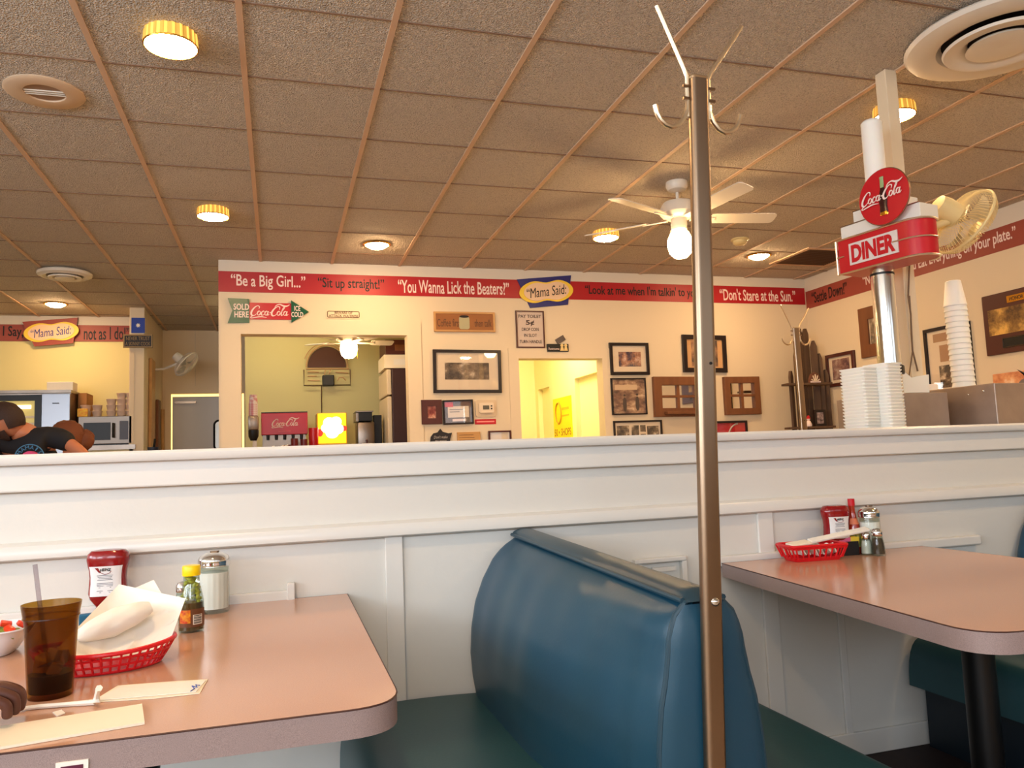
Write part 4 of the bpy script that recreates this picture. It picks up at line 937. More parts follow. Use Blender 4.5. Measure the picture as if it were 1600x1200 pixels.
obj('red_artwork', prism(PR(ellipse(.03, .04, 12, -w_*.40, .22), 0, .004), ellipse(.028, .03, 12, w_*.40, .26), 0, .004), M('lit_red', (230, 60, 40), .5, emis=.8, emcol=(230, 60, 40)), lp_)
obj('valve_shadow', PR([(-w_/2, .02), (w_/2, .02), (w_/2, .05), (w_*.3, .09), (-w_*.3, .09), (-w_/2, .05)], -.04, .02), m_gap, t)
for k in range(3): obj('valve', L([(.016, 0), (.018, .03), (.01, .04)], n=10), m_black, t, True, loc=(-.06+.06*k, -.04, .05))
c0, c1 = at_d(556, 644, 8.35), at_d(589, 697, 8.35)
t = thing('tea_brewer', 'tall stainless tea brewer with a dark control box on top', 'brewer', ((c0.x+c1.x)/2, 8.35, CTZ)); w_ = c1.x-c0.x; zt = c0.z-CTZ
obj('urn', B(-w_*.42, w_*.42, .02, .3, 0, zt-.10, bev=.02), m_brushed, t, True); cbx = obj('control_box', B(-w_*.36, w_*.30, 0, .3, zt-.095, zt, bev=.004), m_black, t)
obj('side_case', B(-w_*.5, -w_*.36, .0, .3, zt-.10, zt-.005, bev=.004), m_brushed, t); obj('lid', B(-w_*.5, w_*.36, -.01, .31, zt, zt+.012), m_brushed, t)
obj('spigot', T([(0, .02, .13), (0, -.03, .13), (0, -.03, .10)], .010, n=8), m_brownframe, t, True); obj('note', B(-.05, .06, .012, .02, .03, .10), m_papercream, t)
c0, c1 = at_d(590, 648, 8.45), at_d(600, 690, 8.45)
tag(obj('coffee_grinder', box(box(B(-.04, .05, 0, .2, 0, c0.z-CTZ, bev=.006), -.03, .045, -.004, 0, .12, .15), -.03, .045, -.004, 0, .05, .07), m_black, None, loc=(c0.x+.0, 8.5, CTZ)), 'dark slim coffee grinder between the brewer and the tall refrigerator', 'coffee grinder')
c0, c1 = at_d(612, 576, 8.3), at_d(634, 696, 8.3)
t = thing('tall_refrigerator', 'tall dark-sided refrigerator at the right of the hatch', 'refrigerator', (c0.x, 8.3, 0))
obj('cabinet', B(-.01, .7, -.05, .7, 0, c0.z, bev=.01), M('dark_brown_steel', (62, 34, 30), .5), t)
zd = at_d(604, 618, 8.3).z
obj('door', B(-.06, -.012, -.04, .66, 0, zd-.012, bev=.01), m_cream, t); obj('freezer_door', B(-.06, -.012, -.04, .66, zd+.004, c0.z-.01, bev=.01), m_cream, t)
for px_a, ya, px_b, yb, lab, mm in ((600, 555, 634, 572, 'white storage box with a printed label, lower of two on the refrigerator', m_papercream), (602, 535, 634, 554, 'dark lidded box stacked on top of the refrigerator boxes', m_brownframe)):
    p0, p1 = at_d(px_a, ya, 8.25), at_d(px_b, yb, 8.25); zlo = c0.z if ya == 555 else zprev
    hh = p0.z-p1.z; tt = thing('storage_box', lab, 'box', (p0.x, 8.25, zlo)); zprev = zlo+hh+.03
    obj('carton', B(0, .42, 0, .5, 0, hh+.028, bev=.003), mm, tt); obj('box_label', B(.10, .24, -.002, 0, hh*.3, hh*.8), m_paper if ya == 555 else m_wood, tt)
# cup dispenser on the left with its stack of cups
c0, c1 = at_d(388, 650, 7.9), at_d(404, 672, 7.9)
t = thing('cup_dispenser', 'grey and black cup dispenser at the left side of the hatch', 'cup dispenser', ((c0.x+c1.x)/2, 7.9, CTZ-.08)); w_ = c1.x-c0.x; z0_ = c1.z-CTZ+.08; z1_ = c0.z-CTZ+.08
obj('stand', B(-w_*.1, w_*.3, 0, .05, 0, z0_), m_steel, t); obj('sleeve', B(-w_/2, w_/2, -.05, .05, z0_, z1_, bev=.01), m_brushed, t, True); obj('gasket', L([(w_*.3, z0_-.10), (w_*.5, z0_-.06), (w_*.52, z0_), (.001, z0_)], n=20), m_black, t, True)
zc_ = z1_+CTZ-.08; base_ = Vector(((c0.x+c1.x)/2, 7.9, 0))
cupp = M('printed_paper_cup', (232, 226, 224), .5, noise=(30, .25, (206, 120, 130)))
for k in range(7):
    top = k == 6; o = obj('paper_cup', L([(.001, .0), (.043, 0), (.033, .10), (.001, .10)], n=20), cupp, None, True, loc=(base_.x, 7.9, zc_+k*.017))
    tag(o, 'topmost white paper cup on the grey dispenser in the hatch' if top else 'white paper cup nested in the stack on the grey dispenser', 'paper cup', None if top else 'paper cups on the dispenser')
# bundle of straws / papers on the hatch sill
for k in range(9):
    p_ = atY(380+7*k, 696, 7.2); a = random.uniform(-.6, .6)
    o = obj('wrapped_straw', T([(-.05, 0, 0), (.06, 0, .012+.003*k)], .0055, n=5), m_papercream, None, True, loc=(p_.x+.02, 7.17+.004*k, HZ0+.29+.004*(k % 3)), rot=(0, 0, a))
    tag(o, 'paper wrapped straw in the loose pile at the left of the hatch', 'straw', 'straws piled on the hatch sill')
tag(obj('straw_tray', B(-.18, .25, -.05, .06, 0, .29, bev=.004), m_wood, None, loc=(.0, YB+.08, HZ0)), 'wooden tray box on the hatch sill under the pile of straws', 'tray')
# neon sign on the back wall of that room
c0, c1 = atY(478, 574, 9.56), atY(543, 540, 9.56); ncx, w_ = (c0.x+c1.x)/2, c1.x-c0.x
t = thing('neon_sign', 'unlit arched neon sign with a dark half-round panel behind the hatch', 'neon sign', (ncx, 9.6, c0.z))
zs_ = c1.z-c0.z
obj('half_round_panel', PR(ellipse(w_*.46, zs_*.95, 28, 0, 0, 0, PI), -.03, -.02), M('dark_red_brown_panel', (84, 44, 32), .4), t)
tubem = M('unlit_neon_tube', (206, 166, 120), .3)
obj('arch_tube', T([(a, -.05, b) for a, b in ellipse(w_*.49, zs_*1.0, 28, 0, 0, 0, PI)], .010, n=6), tubem, t, True)
obj('outer_arch_tube', T([(a, -.05, b) for a, b in ellipse(w_*.56, zs_*1.12, 28, 0, 0, R(20), R(160))], .007, n=6), tubem, t, True)
obj('base_tube', T([(-w_*.5, -.05, -.02), (w_*.52, -.05, -.02)], .010, n=6), tubem, t, True)
hb = zs_*.82
obj('frame_tube', T([(-w_*.55, -.05, -.03), (-w_*.55, -.05, -hb), (w_*.55, -.05, -hb), (w_*.55, -.05, -.03)], .008, n=6), m_steel, t, True)
for k, pa in enumerate(([(-.46, .75), (-.2, .72)], [(-.46, .5), (-.25, .5)], [(-.46, .28), (-.18, .25)], [(-.1, .2), (-.04, .9)], [(.08, .9), (.04, .6)], [(.2, .72), (.5, .66)], [(.24, .25), (.28, .42), (.38, .42), (.44, .25)])):
    obj('glass_tube', T([(a*w_, -.05, -hb*(1-b)) for a, b in pa], .008, n=6), tubem, t, True)
obj('transformer', B(-w_*.12, w_*.16, -.09, 0, -hb*1.05, -hb*.45, bev=.01), m_black, t)
obj('cord', T([(-w_*.14, -.02, -hb), (-w_*.15, -.02, -1.1), (-w_*.15, -.02, -1.3)], .007, n=6), m_steel, t, True)

# ================================================================= KITCHEN AT THE LEFT
KY = 9.2
c0, c1 = atY(-60, 611, KY), atY(110, 611, KY)
t = thing('glass_door_cooler', 'stainless cooler with a lit glass door at the far left', 'refrigerator', (c1.x, KY, 0)); w_ = c1.x-c0.x; zt = c0.z
xd = atY(65, 640, KY).x-c1.x; cooler_x = c1.x
obj('cabinet', B(-w_, 0, .03, .6, 0, zt-.02), m_brushed, t); obj('top_trim', B(-w_-.01, .01, -.02, .6, zt-.03, zt), m_brushed, t)
obj('side_panel', B(xd, 0, -.01, .03, .5, zt-.04, bev=.004), M('blue_grey_steel', (150, 152, 158), .3, .7), t)
d_ = obj('door_frame', frame_bm(w_+xd, zt-.6, .06, 0, .04), m_black, t, loc=((xd-w_)/2, .02, (zt-.04+.5)/2+.02))
gi = obj('lit_interior', B(-w_+.06, xd-.06, .01, .028, .6, zt-.11), M('cooler_interior', (170, 150, 90), .5, emis=.55, emcol=(214, 190, 110)), t)
for q, z_ in enumerate((.0, -.10, -.17, -.27)):
    obj('lit_shelf' if q else 'interior_lamp', B(-w_+.06, xd-(.10 if not q else .06), -.005, .01, zt-.19+z_, zt-.155+z_-(0 if not q else .012)), M('shelf_glow', (255, 250, 230), .5, emis=3, emcol=(255, 246, 220)) if q == 0 else m_papercream, gi)
obj('handle_slot', B(xd*.62, xd*.38, -.014, -.01, zt-.145, zt-.135), m_black, t)
c0, c1 = atY(71, 598, KY), atY(112, 611, KY); tag(obj('white_box', B(0, c1.x-c0.x, .05, .25, 0, c0.z-c1.z, bev=.003), m_paper, None, loc=(c0.x, KY, zt)), 'plain white cardboard box on top of the glass door cooler', 'box')
ms, mt = atY(120, 697, 9.3), atY(120, 651, 9.3)
sh0, sh1 = atY(118, 700, 9.3), atY(212, 700, 9.3)
t = thing('kitchen_shelf', 'steel kitchen counter carrying the microwave', 'counter', (sh0.x, 9.3, 0)); obj('top', B(-.02, sh1.x-sh0.x, -.03, .5, ms.z-.05, ms.z), m_brushed, t); obj('cabinet', B(0, sh1.x-sh0.x-.02, 0, .5, 0, ms.z-.05), M('cream_cabinet', (226, 210, 160), .5), t)
ce = cooler_x+.016; zc1 = atY(118, 655, 9.45).z; zc2 = atY(118, 632, 9.45).z; zc3 = atY(118, 614, 9.45).z; cbm = M('cardboard', (160, 110, 60), .7)
for za, zb, lab in ((ms.z, zc1, 'brown cardboard carton, lowest of three behind the microwave'), (zc1, zc2, 'brown cardboard carton, middle of three beside the cooler'), (zc2, zc3, 'brown cardboard carton, topmost of three beside the cooler')):
    tag(obj('carton', B(0, .085, 0, .3, 0, zb-za-.001, bev=.002), cbm, None, loc=(ce, 9.46, za)), lab, 'box')
a, b = atY(122, 651, 9.3), atY(206, 695, 9.3); w_, h_ = b.x-a.x, a.z-ms.z
t = thing('microwave', 'stainless steel microwave oven with a black door window', 'microwave', (a.x, 9.3, ms.z))
obj('case', B(0, w_, 0, .14, .012, h_, bev=.006), M('microwave_steel', (120, 108, 98), .35, .9), t); obj('door_window', B(w_*.10, w_*.60, -.006, 0, h_*.18, h_*.78, bev=.002), m_black, t)
obj('door_handle', T([(w_*.66, -.03, h_*.25), (w_*.66, -.04, h_*.5), (w_*.66, -.03, h_*.75)], .012, n=8), m_black, t, True)
obj('control_panel', B(w_*.77, w_*.93, -.006, 0, h_*.18, h_*.82), M('grey_panel', (70, 66, 74), .4), t); obj('sticker', B(w_*.12, w_*.18, -.008, -.006, h_*.2, h_*.3), m_paper, t); obj('foot', B(.03, w_-.03, .03, .12, 0, .012), m_black, t)
# bowls stacked on the microwave
bowlm = M('brown_print_bowl', (206, 180, 160), .5)
def soup_cup_col(px, n, r_, lab, top, y0=9.375):
    p_ = atY(px, 645, y0)
    for k in range(n):
        o = obj('soup_cup', L([(.001, 0), (r_*.78, 0), (r_, .055), (r_*1.04, .057), (r_*1.04, .062), (.001, .060)], n=20), bowlm, None, True, loc=(p_.x, y0, ms.z+h_+k*.063))
        tag(o, ('topmost cup of the ' if k == n-1 else 'paper soup cup within the ')+lab, 'soup cup', None if k == n-1 else 'cups in the '+lab)
soup_cup_col(134, 2, .052, 'leftmost low cup stack on the microwave', 0); soup_cup_col(152, 2, .05, 'second low cup stack from the left on the microwave', 0)
soup_cup_col(174, 3, .05, 'three-high cup stack on the microwave', 0); soup_cup_col(190, 4, .05, 'tall cup stack on the microwave', 0); soup_cup_col(204, 4, .05, 'cup stack right at the pillar on the microwave', 0)
p_ = atY(129, 645, 9.31); tag(obj('yellow_carton', B(-.05, .05, -.0, .018, 0, .085, bev=.003), M('yellow_carton_print', (240, 206, 40), .5, noise=(40, .4, (230, 130, 20))), None, loc=(p_.x, 9.302, ms.z+h_)), 'small yellow printed carton on the microwave', 'box')
# pillar signs
a, b = atY(205, 496, 9.28), atY(226, 520, 9.28); t = thing('blue_card', 'square blue card with a small white flower emblem on the kitchen pillar', 'sign', ((a.x+b.x)/2, 9.30, (a.z+b.z)/2)); w_, h_ = b.x-a.x, a.z-b.z
obj('card', B(-w_/2, w_/2, -.006, 0, -h_/2, h_/2), M('royal_blue', (30, 60, 160), .5), t); obj('emblem', PR([(math.cos(k*PI/8)*(.026 if k % 2 else .014), math.sin(k*PI/8)*(.026 if k % 2 else .014)) for k in range(16)], -.008, -.006), m_paper, t)
a, b = atY(192, 522, 9.26), atY(238, 543, 9.26); t = thing('cook_sign', 'black sign with gold border and lettering on the kitchen pillar', 'sign', ((a.x+b.x)/2, 9.29, (a.z+b.z)/2)); w_, h_ = b.x-a.x, a.z-b.z
gold = M('dull_gold', (150, 120, 70), .5)
obj('board', B(-w_/2, w_/2, -.012, .005, -h_/2, h_/2), M('sign_black', (34, 28, 24), .5), t); obj('border', frame_bm(w_, h_, .014, .0, .016), gold, t)
text('NEVER TRUST', w_*.8, h_*.28, gold, t, 0, h_*.2, -.013); text('A SKINNY COOK', w_*.84, h_*.28, gold, t, 0, -h_*.2, -.013)
# boards and jar beside the corridor
for k, (px_, y0, y1, wd, lab, mm) in enumerate(((238, 560, 697, .10, 'long pale wooden board hanging in the corridor, nearest the pillar', m_woodlight), (249, 625, 697, .07, 'brown wooden board hanging in the corridor', m_wood), (258, 640, 697, .06, 'narrow leaning wooden strip deepest in the corridor', m_woodlight))):
    p0, p1 = atX(px_, y0, -1.37), atX(px_, y1, -1.37)
    tag(obj('wooden_board', B(0, .03, -wd, wd*1.6, p1.z-.1, p0.z, bev=.004), mm, None, loc=(-1.40, p0.y, 0), rot=(R(2*(k-1)), 0, 0)), lab, 'board')
c = atY(239, 708, 9.1); t = thing('utensil_jar', 'dark blue jar with utensils at the foot of the kitchen pillar', 'jar', (c.x, 9.1, c.z-.05)); obj('jar', L([(.001, 0), (.05, 0), (.055, .11), (.05, .115), (.001, .1)], n=20), M('navy_jar', (30, 36, 56), .4), t, True); obj('utensil', T([(0, 0, .05), (.02, 0, .2)], .012, n=6), m_black, t, True)
tag(obj('jar_ledge', B(-.10, .10, -.08, .1, 0, c.z-.05), m_cream, None, loc=(c.x, 9.1, 0)), 'narrow cream ledge at the pillar under the utensil jar', 'ledge')

# ================================================================= PEOPLE
def head_bm(c, r, face, tilt=0):
    """head with brow, eye sockets, nose, mouth, chin and ears; looks along +x before rotation"""
    bm = nb(); bmesh.ops.create_uvsphere(bm, u_segments=32, v_segments=24, radius=1)
    for v in bm.verts:
        x, y, z = v.co
        f = max(0, x)
        X = x*.98-.04; Y = y*.78; Z = z*1.12
        if z < 0: X += -.10*(-z)*(1-f); Y *= 1-.28*(-z)**1.4; X += .10*f*(-z)
        n_ = math.exp(-((y/.13)**2)-((z+.02)/.20)**2)*(f > .5); X += .20*n_*(1 if z < .1 else .6)
        X += .05*math.exp(-((z-.28)/.09)**2)*f-.07*(math.exp(-(((abs(y)-.36)/.14)**2)-((z-.10)/.10)**2))*f
        X += .05*math.exp(-((y/.26)**2)-((z+.46)/.08)**2)*f+.06*math.exp(-((y/.3)**2)-((z+.86)/.16)**2)
        v.co = Vector((X, Y, Z))
    for s in (-1, 1):
        e = lathe(nb(), [(.001, -.05), (.10, -.04), (.13, .0), (.10, .03), (.05, .02), (.001, .0)], n=14, sy=1.6)
        for v in e.verts: v.co = Matrix.Rotation(-s*R(75), 3, 'X')@v.co+Vector((-.08, s*.78, .02))
        me = bpy.data.meshes.new('e'); e.to_mesh(me); bm.from_mesh(me)
    m = Matrix.Rotation(face, 3, 'Z')@Matrix.Rotation(tilt, 3, 'Y')
    for v in bm.verts: v.co = m@(v.co*r)+Vector(c)
    return bm, m
def join(bm, other):
    me = bpy.data.meshes.new('j'); other.to_mesh(me); bm.from_mesh(me); return bm
def blob(bm, c, r, m, cut=None, amp=.0):
    b = nb(); bmesh.ops.create_uvsphere(b, u_segments=28, v_segments=20, radius=1)
    if cut: bmesh.ops.delete(b, geom=[v for v in b.verts if cut(v.co)], context='VERTS')
    for v in b.verts:
        k = 1+amp*noise.noise(v.co*4)
        v.co = m@Vector((v.co.x*r[0]*k, v.co.y*r[1]*k, v.co.z*r[2]*k))+Vector(c)
    join(bm, b)
# cook in a black t-shirt, bending over, head turned left
P0 = atY(58, 690, 6.0); ox, oy = P0.x, 6.0
hc = atY(9, 656, 5.95)
ck = thing('person', 'bearded person in a black T-shirt with a round logo, leaning behind the partition', 'person', (ox, oy, 0))
rel = lambda p: (p[0]-ox, p[1]-oy, p[2])
sl, sr = rel(atY(40, 676, 6.0)), rel(atY(96, 684, 6.0)); el, wr = rel(atY(122, 704, 5.92)), rel(atY(150, 730, 5.8)); nk = rel(atY(35, 672, 5.98)); h3 = rel(hc)
sL = rel(atY(-6, 700, 6.15)); eL = rel(atY(-30, 740, 5.9)); wL = rel(atY(-10, 770, 5.7))
ch = rel(atY(50, 700, 6.03)); pv = (.02, .12, .95)
V = [pv, (.01, .10, 1.10), ch, (nk[0]+.03, nk[1], nk[2]-.03), (h3[0]+.055, h3[1]+.01, h3[2]-.06), sr, el, wr, (wr[0]+.03, wr[1]-.05, wr[2]-.04), sL, eL, wL,
     (.10, .12, .9), (.11, .08, .5), (.11, .12, .08), (.11, -.02, .03), (-.10, .12, .9), (-.11, .08, .5), (-.11, .12, .08), (-.11, -.02, .03)]
Ed = [(0, 1), (1, 2), (2, 3), (3, 4), (2, 5), (5, 6), (6, 7), (7, 8), (2, 9), (9, 10), (10, 11), (0, 12), (12, 13), (13, 14), (14, 15), (0, 16), (16, 17), (17, 18), (18, 19)]
Rd = [(.13, .10), (.11, .09), (.10, .08), .052, .052, .045, .046, .034, .036, .045, .045, .034, .09, .06, .045, .04, .09, .06, .045, .04]
body = skin_mesh(V, Ed, Rd); hb_, hm = head_bm(h3, .104, R(188), R(22)); join(body, hb_)
obj('body', body, m_skin, ck, True)
hair = nb(); blob(hair, h3, (.112, .092, .126), hm, lambda c: c.x > .62+.3*c.z or c.z < -.62 or (c.z < -.05 and c.x > .1) , .03); obj('hair', hair, m_hairb, ck, True)
brd = nb(); blob(brd, (h3[0]-.0, h3[1], h3[2]-.004), (.114, .082, .138), hm, lambda c: c.z > -.32+.2*(c.x-.5) or c.x < .1, .05); obj('beard', brd, m_hairb, ck, True)
nb3 = (nk[0]+.04, nk[1]+.015, nk[2]-.05)
Vs = [(.02, .12, .90), (.01, .10, 1.08), ch, nb3, sr, tuple((Vector(sr)*.35+Vector(el)*.65)), sL, tuple(Vector(sL)*.4+Vector(eL)*.6)]
shirt = skin_mesh(Vs, [(0, 1), (1, 2), (2, 3), (3, 4), (4, 5), (3, 6), (6, 7)], [(.17, .14), (.165, .14), (.17, .15), (.10, .085), .080, .068, .085, .070]); so = obj('t_shirt', shirt, m_tshirt, ck, True)
lg = rel(atY(46, 712, 5.82)); 
lo = obj('logo_ring', T([(lg[0]+.085*math.cos(a*PI/20), lg[1], lg[2]-.012+.085*math.sin(a*PI/20)) for a in range(40)], .0035, closed=True, n=5), M('teal_print', (60, 120, 160), .6), so)
obj('logo_disc', PR([(lg[0]+a, lg[2]-.02+b) for a, b in ellipse(.05, .05, 24)], lg[1]-.001, lg[1]+.05), M('pink_print', (214, 60, 110), .6), so)
for k, chh in enumerate('MAMA\'S'):
    a = R(150-24*k); text(chh, None, .024, bpy.data.materials['teal_print'], so, lg[0]+.068*math.cos(a), lg[2]-.014+.068*math.sin(a), lg[1], rot=a-PI/2)
aw = obj('trousers', skin_mesh([(.02, .12, .98), (.10, .12, .88), (.11, .08, .5), (.11, .12, .10), (-.10, .12, .88), (-.11, .08, .5), (-.11, .12, .10)], [(0, 1), (1, 2), (2, 3), (0, 4), (4, 5), (5, 6)], [(.16, .13), .105, .08, .065, .105, .08, .065]), m_vinyldark, ck, True)
# second person, behind
h = atY(106, 680, 7.0); p2x, p2y = h.x, 7.0
wm = thing('person', 'person with reddish brown hair bending down behind the bearded cook', 'person', (p2x, p2y, 0)); hz = h.z-.01
V = [(.05, .1, .85), (.04, .08, 1.05), (.03, .04, hz-.24), (.02, .02, hz-.13), (0, 0, hz-.04), (.19, .04, hz-.26), (.24, -.02, hz-.50), (.16, -.16, hz-.62), (-.15, .04, hz-.26), (-.2, -.02, hz-.5), (-.12, -.16, hz-.62), (.13, .1, .8), (.13, .06, .45), (.13, .1, .045), (-.05, .1, .8), (-.05, .06, .45), (-.05, .1, .045), (.13, -.06, .03), (-.05, -.06, .03)]
Ed = [(0, 1), (1, 2), (2, 3), (3, 4), (2, 5), (5, 6), (6, 7), (2, 8), (8, 9), (9, 10), (0, 11), (11, 12), (12, 13), (0, 14), (14, 15), (15, 16), (13, 17), (16, 18)]
Rd = [(.13, .10), (.115, .09), (.125, .09), .05, .05, .055, .042, .03, .055, .042, .03, .09, .06, .045, .09, .06, .045, .03, .03]
body = skin_mesh(V, Ed, Rd); hb_, hm = head_bm((0, 0, hz), .104, R(200), R(30)); join(body, hb_); obj('body', body, m_skin, wm, True)
hair = nb(); blob(hair, (.0, 0, hz+.005), (.125, .105, .130), hm, lambda c: c.x > .45 and c.z < .45, .08); blob(hair, (.115, .03, hz-.03), (.07, .06, .085), Matrix.Identity(3), None, .15); obj('hair', hair, m_hairr, wm, True)
obj('shirt', skin_mesh([V[0], V[1], V[2], (.022, .025, hz-.17), V[5], tuple(Vector(V[5])*.5+Vector(V[6])*.5), V[8], tuple(Vector(V[8])*.5+Vector(V[9])*.5)], [(0, 1), (1, 2), (2, 3), (2, 4), (4, 5), (2, 6), (6, 7)], [(.15, .12), (.135, .11), (.15, .11), .07, .072, .058, .072, .058]), m_tshirt, wm, True)
obj('trousers', skin_mesh([(.04, .1, .9), V[11], V[12], (.13, .1, .08), V[14], V[15], (-.05, .1, .08)], [(0, 1), (1, 2), (2, 3), (0, 4), (4, 5), (5, 6)], [(.14, .12), .10, .075, .06, .10, .075, .06]), m_vinyldark, wm, True)
# hand of a diner at the left frame edge, loosely curled on the table, arm reaching in from outside
h0 = atZ(6, 1096, .79)
pe = thing('person', 'brown-skinned hand of a diner resting by the tumbler at the left frame edge', 'person', (h0.x, h0.y, .75))
hv = [(-.10, -.055, .055), (-.055, -.02, .045), (-.32, -.22, .10), (-.62, -.45, .22)]
V = [(-.06, -.02, .040), (-.11, -.05, .050), (-.20, -.12, .070), (-.45, -.34, .16), (-.60, -.46, .40), (-.62, -.56, .62)]; Ed = [(0, 1), (1, 2), (2, 3), (3, 4), (4, 5)]; Rd = [(.034, .022), (.036, .024), .028, .042, .05, .06]
for k, (yo, ln, lf) in enumerate(((.030, .040, .010), (.012, .046, .013), (-.008, .043, .010), (-.027, .034, .004))):
    b0 = len(V); V += [(-.055+.004*k, yo-.012, .046), (-.030+ln*.35, yo, .050+lf), (-.012+ln*.7, yo+.004, .036+lf), (-.010+ln*.62, yo+.006, .016)]; Ed += [(0, b0), (b0, b0+1), (b0+1, b0+2), (b0+2, b0+3)]; Rd += [.0125, .0105, .0095, .0085]
b0 = len(V); V += [(-.085, .022, .030), (-.055, .052, .022), (-.022, .058, .017)]; Ed += [(0, b0), (b0, b0+1), (b0+1, b0+2)]; Rd += [.014, .012, .0095]
obj('hand_and_arm', skin_mesh(V, Ed, Rd), m_skindark, pe, True)

# ================================================================= BOOTHS AND TABLES
def booth(label, cx, y0, y1, hseat, top=.93, sagf=.035):
    t = thing('booth_bench', label, 'booth', (cx, 0, 0))
    prof = [(.90, .046), (.875, .078), (.83, .116), (.77, .150), (.70, .178), (.62, .194), (.54, .200), (.47, .196), (.41, .186)]
    def half(z):
        for (za, a), (zb, b) in zip(prof, prof[1:]):
            if zb <= z <= za: return b+(a-b)*(z-zb)/(za-zb)
        return prof[0][1] if z > prof[0][0] else prof[-1][1]
    drop = lambda y: sagf*((y1-y)/(y1-y0))
    def tap(u):          # the padded back narrows towards its aisle end
        q = max(0, min(1, u/.55)); return .60+.40*q*q*(3-2*q)
    def hw_(z, u):
        tn = max(0, min(1, (z-.74)/.16))**2; k = tap(u); return half(z)*(k+(1-k)*tn)
    for s in (-1, 1):
        def f(u, v, s=s):
            y = y0+.012+(y1-y0-.014)*u; z = .39+(.905-.39)*v
            e = min(1, u/.075)**.55*min(1, (1-u)/.03+.4)**.5; tp = min(1, (1-v)/.10+.0)**.5
            x = (hw_(z, u)-.035)+.038*e*tp+.004*math.sin(u*38+1.5*math.sin(v*3))*max(0, math.sin(PI*v))*(v**1.5)
            return Vector((s*x, y, z-drop(y)*v))
        obj('back_cushion', grid(nb(), f, 70, 34), m_vinyl, t, True)
        obj('side_piping', T([(s*(hw_(.39+.51*k/20, 0)-.008), y0+.006, (.39+.51*k/20)-drop(y0)*(k/20)) for k in range(21)], .006, n=8), m_piping, t, True)
        obj('top_piping', T([(s*.044, y0+.004+(y1-y0-.01)*k/20, .902-drop(y0+.01+(y1-y0-.01)*k/20)) for k in range(21)], .006, n=8), m_piping, t, True)
        obj('seat_cushion', grid(nb(), lambda u, v, s=s: Vector((s*(.12+(hseat-.12)*(v if v < .72 else .72+.28*math.sin((v-.72)/.28*PI/2))+(0)), y0+.01+(y1-y0-.01)*u, (.405+.008*math.sin(PI*v))-(0 if v < .82 else .17*((v-.82)/.18)**2.2))), 20, 40), m_vinylseat, t, True)
        obj('seat_base', B(min(s*.10, s*(hseat-.07)), max(s*.10, s*(hseat-.07)), y0+.02, y1-.001, 0, .28), m_vinyldark, t)
        obj('seat_end', B(min(s*.10, s*(hseat-.02)), max(s*.10, s*(hseat-.02)), y0+.011, y0+.04, .22, .398, bev=.01), m_vinylseat, t)
    def fe(u, v):
        z = .02+.875*v; hw = hw_(max(z, .41), 0)-.008
        x = (2*u-1)*hw; return Vector((x, y0-.020*math.sin(PI*u)**.6*min(1, (1-v)*12)**.5, z-drop(y0)*v))
    obj('end_panel', grid(nb(), fe, 16, 40), m_vinyl, t, True)
    def ft(u, v):
        y = y0-.004+(y1-y0+.003)*u; x = (2*v-1)*.044; return Vector((x, y, .900+.020*math.sin(PI*v)**.4*(1 if u > .012 else .0)-drop(y)))
    obj('top_cap', grid(nb(), ft, 40, 12), m_piping, t, True)
    obj('core', PR([(-.08, .05), (.08, .05), (.08, .5), (.03, .895-sagf), (-.03, .895-sagf), (-.08, .5)], y0+.02, y1-.002), m_vinyldark, t)
    return t
booth('teal blue vinyl double-sided booth bench between the two tables', .785, 1.378, YW-.034, .615)
booth('dark blue booth bench at the right frame edge, beyond the right-hand table', 3.06, 1.378, YW-.034, .76, sagf=.0)
coat_pole('tall near square steel coat pole with hooks, bolted to the end of the blue booth', (.822, 1.342, 1.908), (.741, 1.342, 0), .041, .025, rotz=R(2))
def dtable(label, poly, ped, sy_=1.95, ins=.006):
    t = thing('dining_table', label, 'table', (ped, sy_, 0)); P_ = [(x-ped, y-sy_) for x, y in poly]
    cx_ = sum(p[0] for p in P_)/len(P_); cy_ = sum(p[1] for p in P_)/len(P_)
    tp = obj('tabletop', PR(P_, .702, .7488, 'z'), m_lamedge, t, True)
    obj('laminate_surface', PR([(cx_+(x-cx_)*.9975, cy_+(y-cy_)*.9975) for x, y in P_], .7487, .75, 'z'), m_lam, tp)
    obj('edge_seam', T([(x, y, .7485) for x, y in P_], .0016, closed=True, n=4), m_seam, tp)
    obj('column', L([(.045, .03), (.045, .69), (.11, .695), (.11, .702)], n=24), m_black, t, True)
    obj('foot_plate', PR(rrect(-.24, .24, -.30, .30, .05), 0, .03, 'z'), m_black, t)
    return t
def corner_poly(bl, br, fr, fl, rf, n=8):     # back-left, back-right, front-right, front-left; rounded front corners
    out = [bl]
    def rc(pa, p, pb):
        a = Vector(pa)-Vector(p); b = Vector(pb)-Vector(p); a.normalize(); b.normalize(); res = []
        for k in range(n+1):
            t_ = k/n; q = Vector(p)+a*rf*(1-t_)**2+b*rf*t_**2; res.append((q.x, q.y))
        return res
    out += rc(bl, fl, fr); out += rc(fl, fr, br); out.append(br); return out
dtable('left dining table with tan laminate top, holding the tumbler and sandwich basket', corner_poly((-.80, YW-.024), (.205, YW-.002), (.198, 1.362), (-.80, 1.372), .095), -.3)
dtable('right dining table with tan laminate top, holding the small rectangular red basket', corner_poly((1.525, YW-.032), (2.415, YW-.032), (2.42, 1.318), (1.395, 1.318), .12), 2.03)
t = thing('edge_tag', 'small white tag with a maroon square on the left table edge', 'label', (atY(113, 1196, 1.366).x, 1.366, .708)); obj('tag_sheet', B(-.022, .022, -.002, .004, -.015, .018), m_paper, t); obj('maroon_square', B(-.015, .015, -.003, -.002, -.013, .012), M('maroon_print', (90, 20, 50), .5), t)

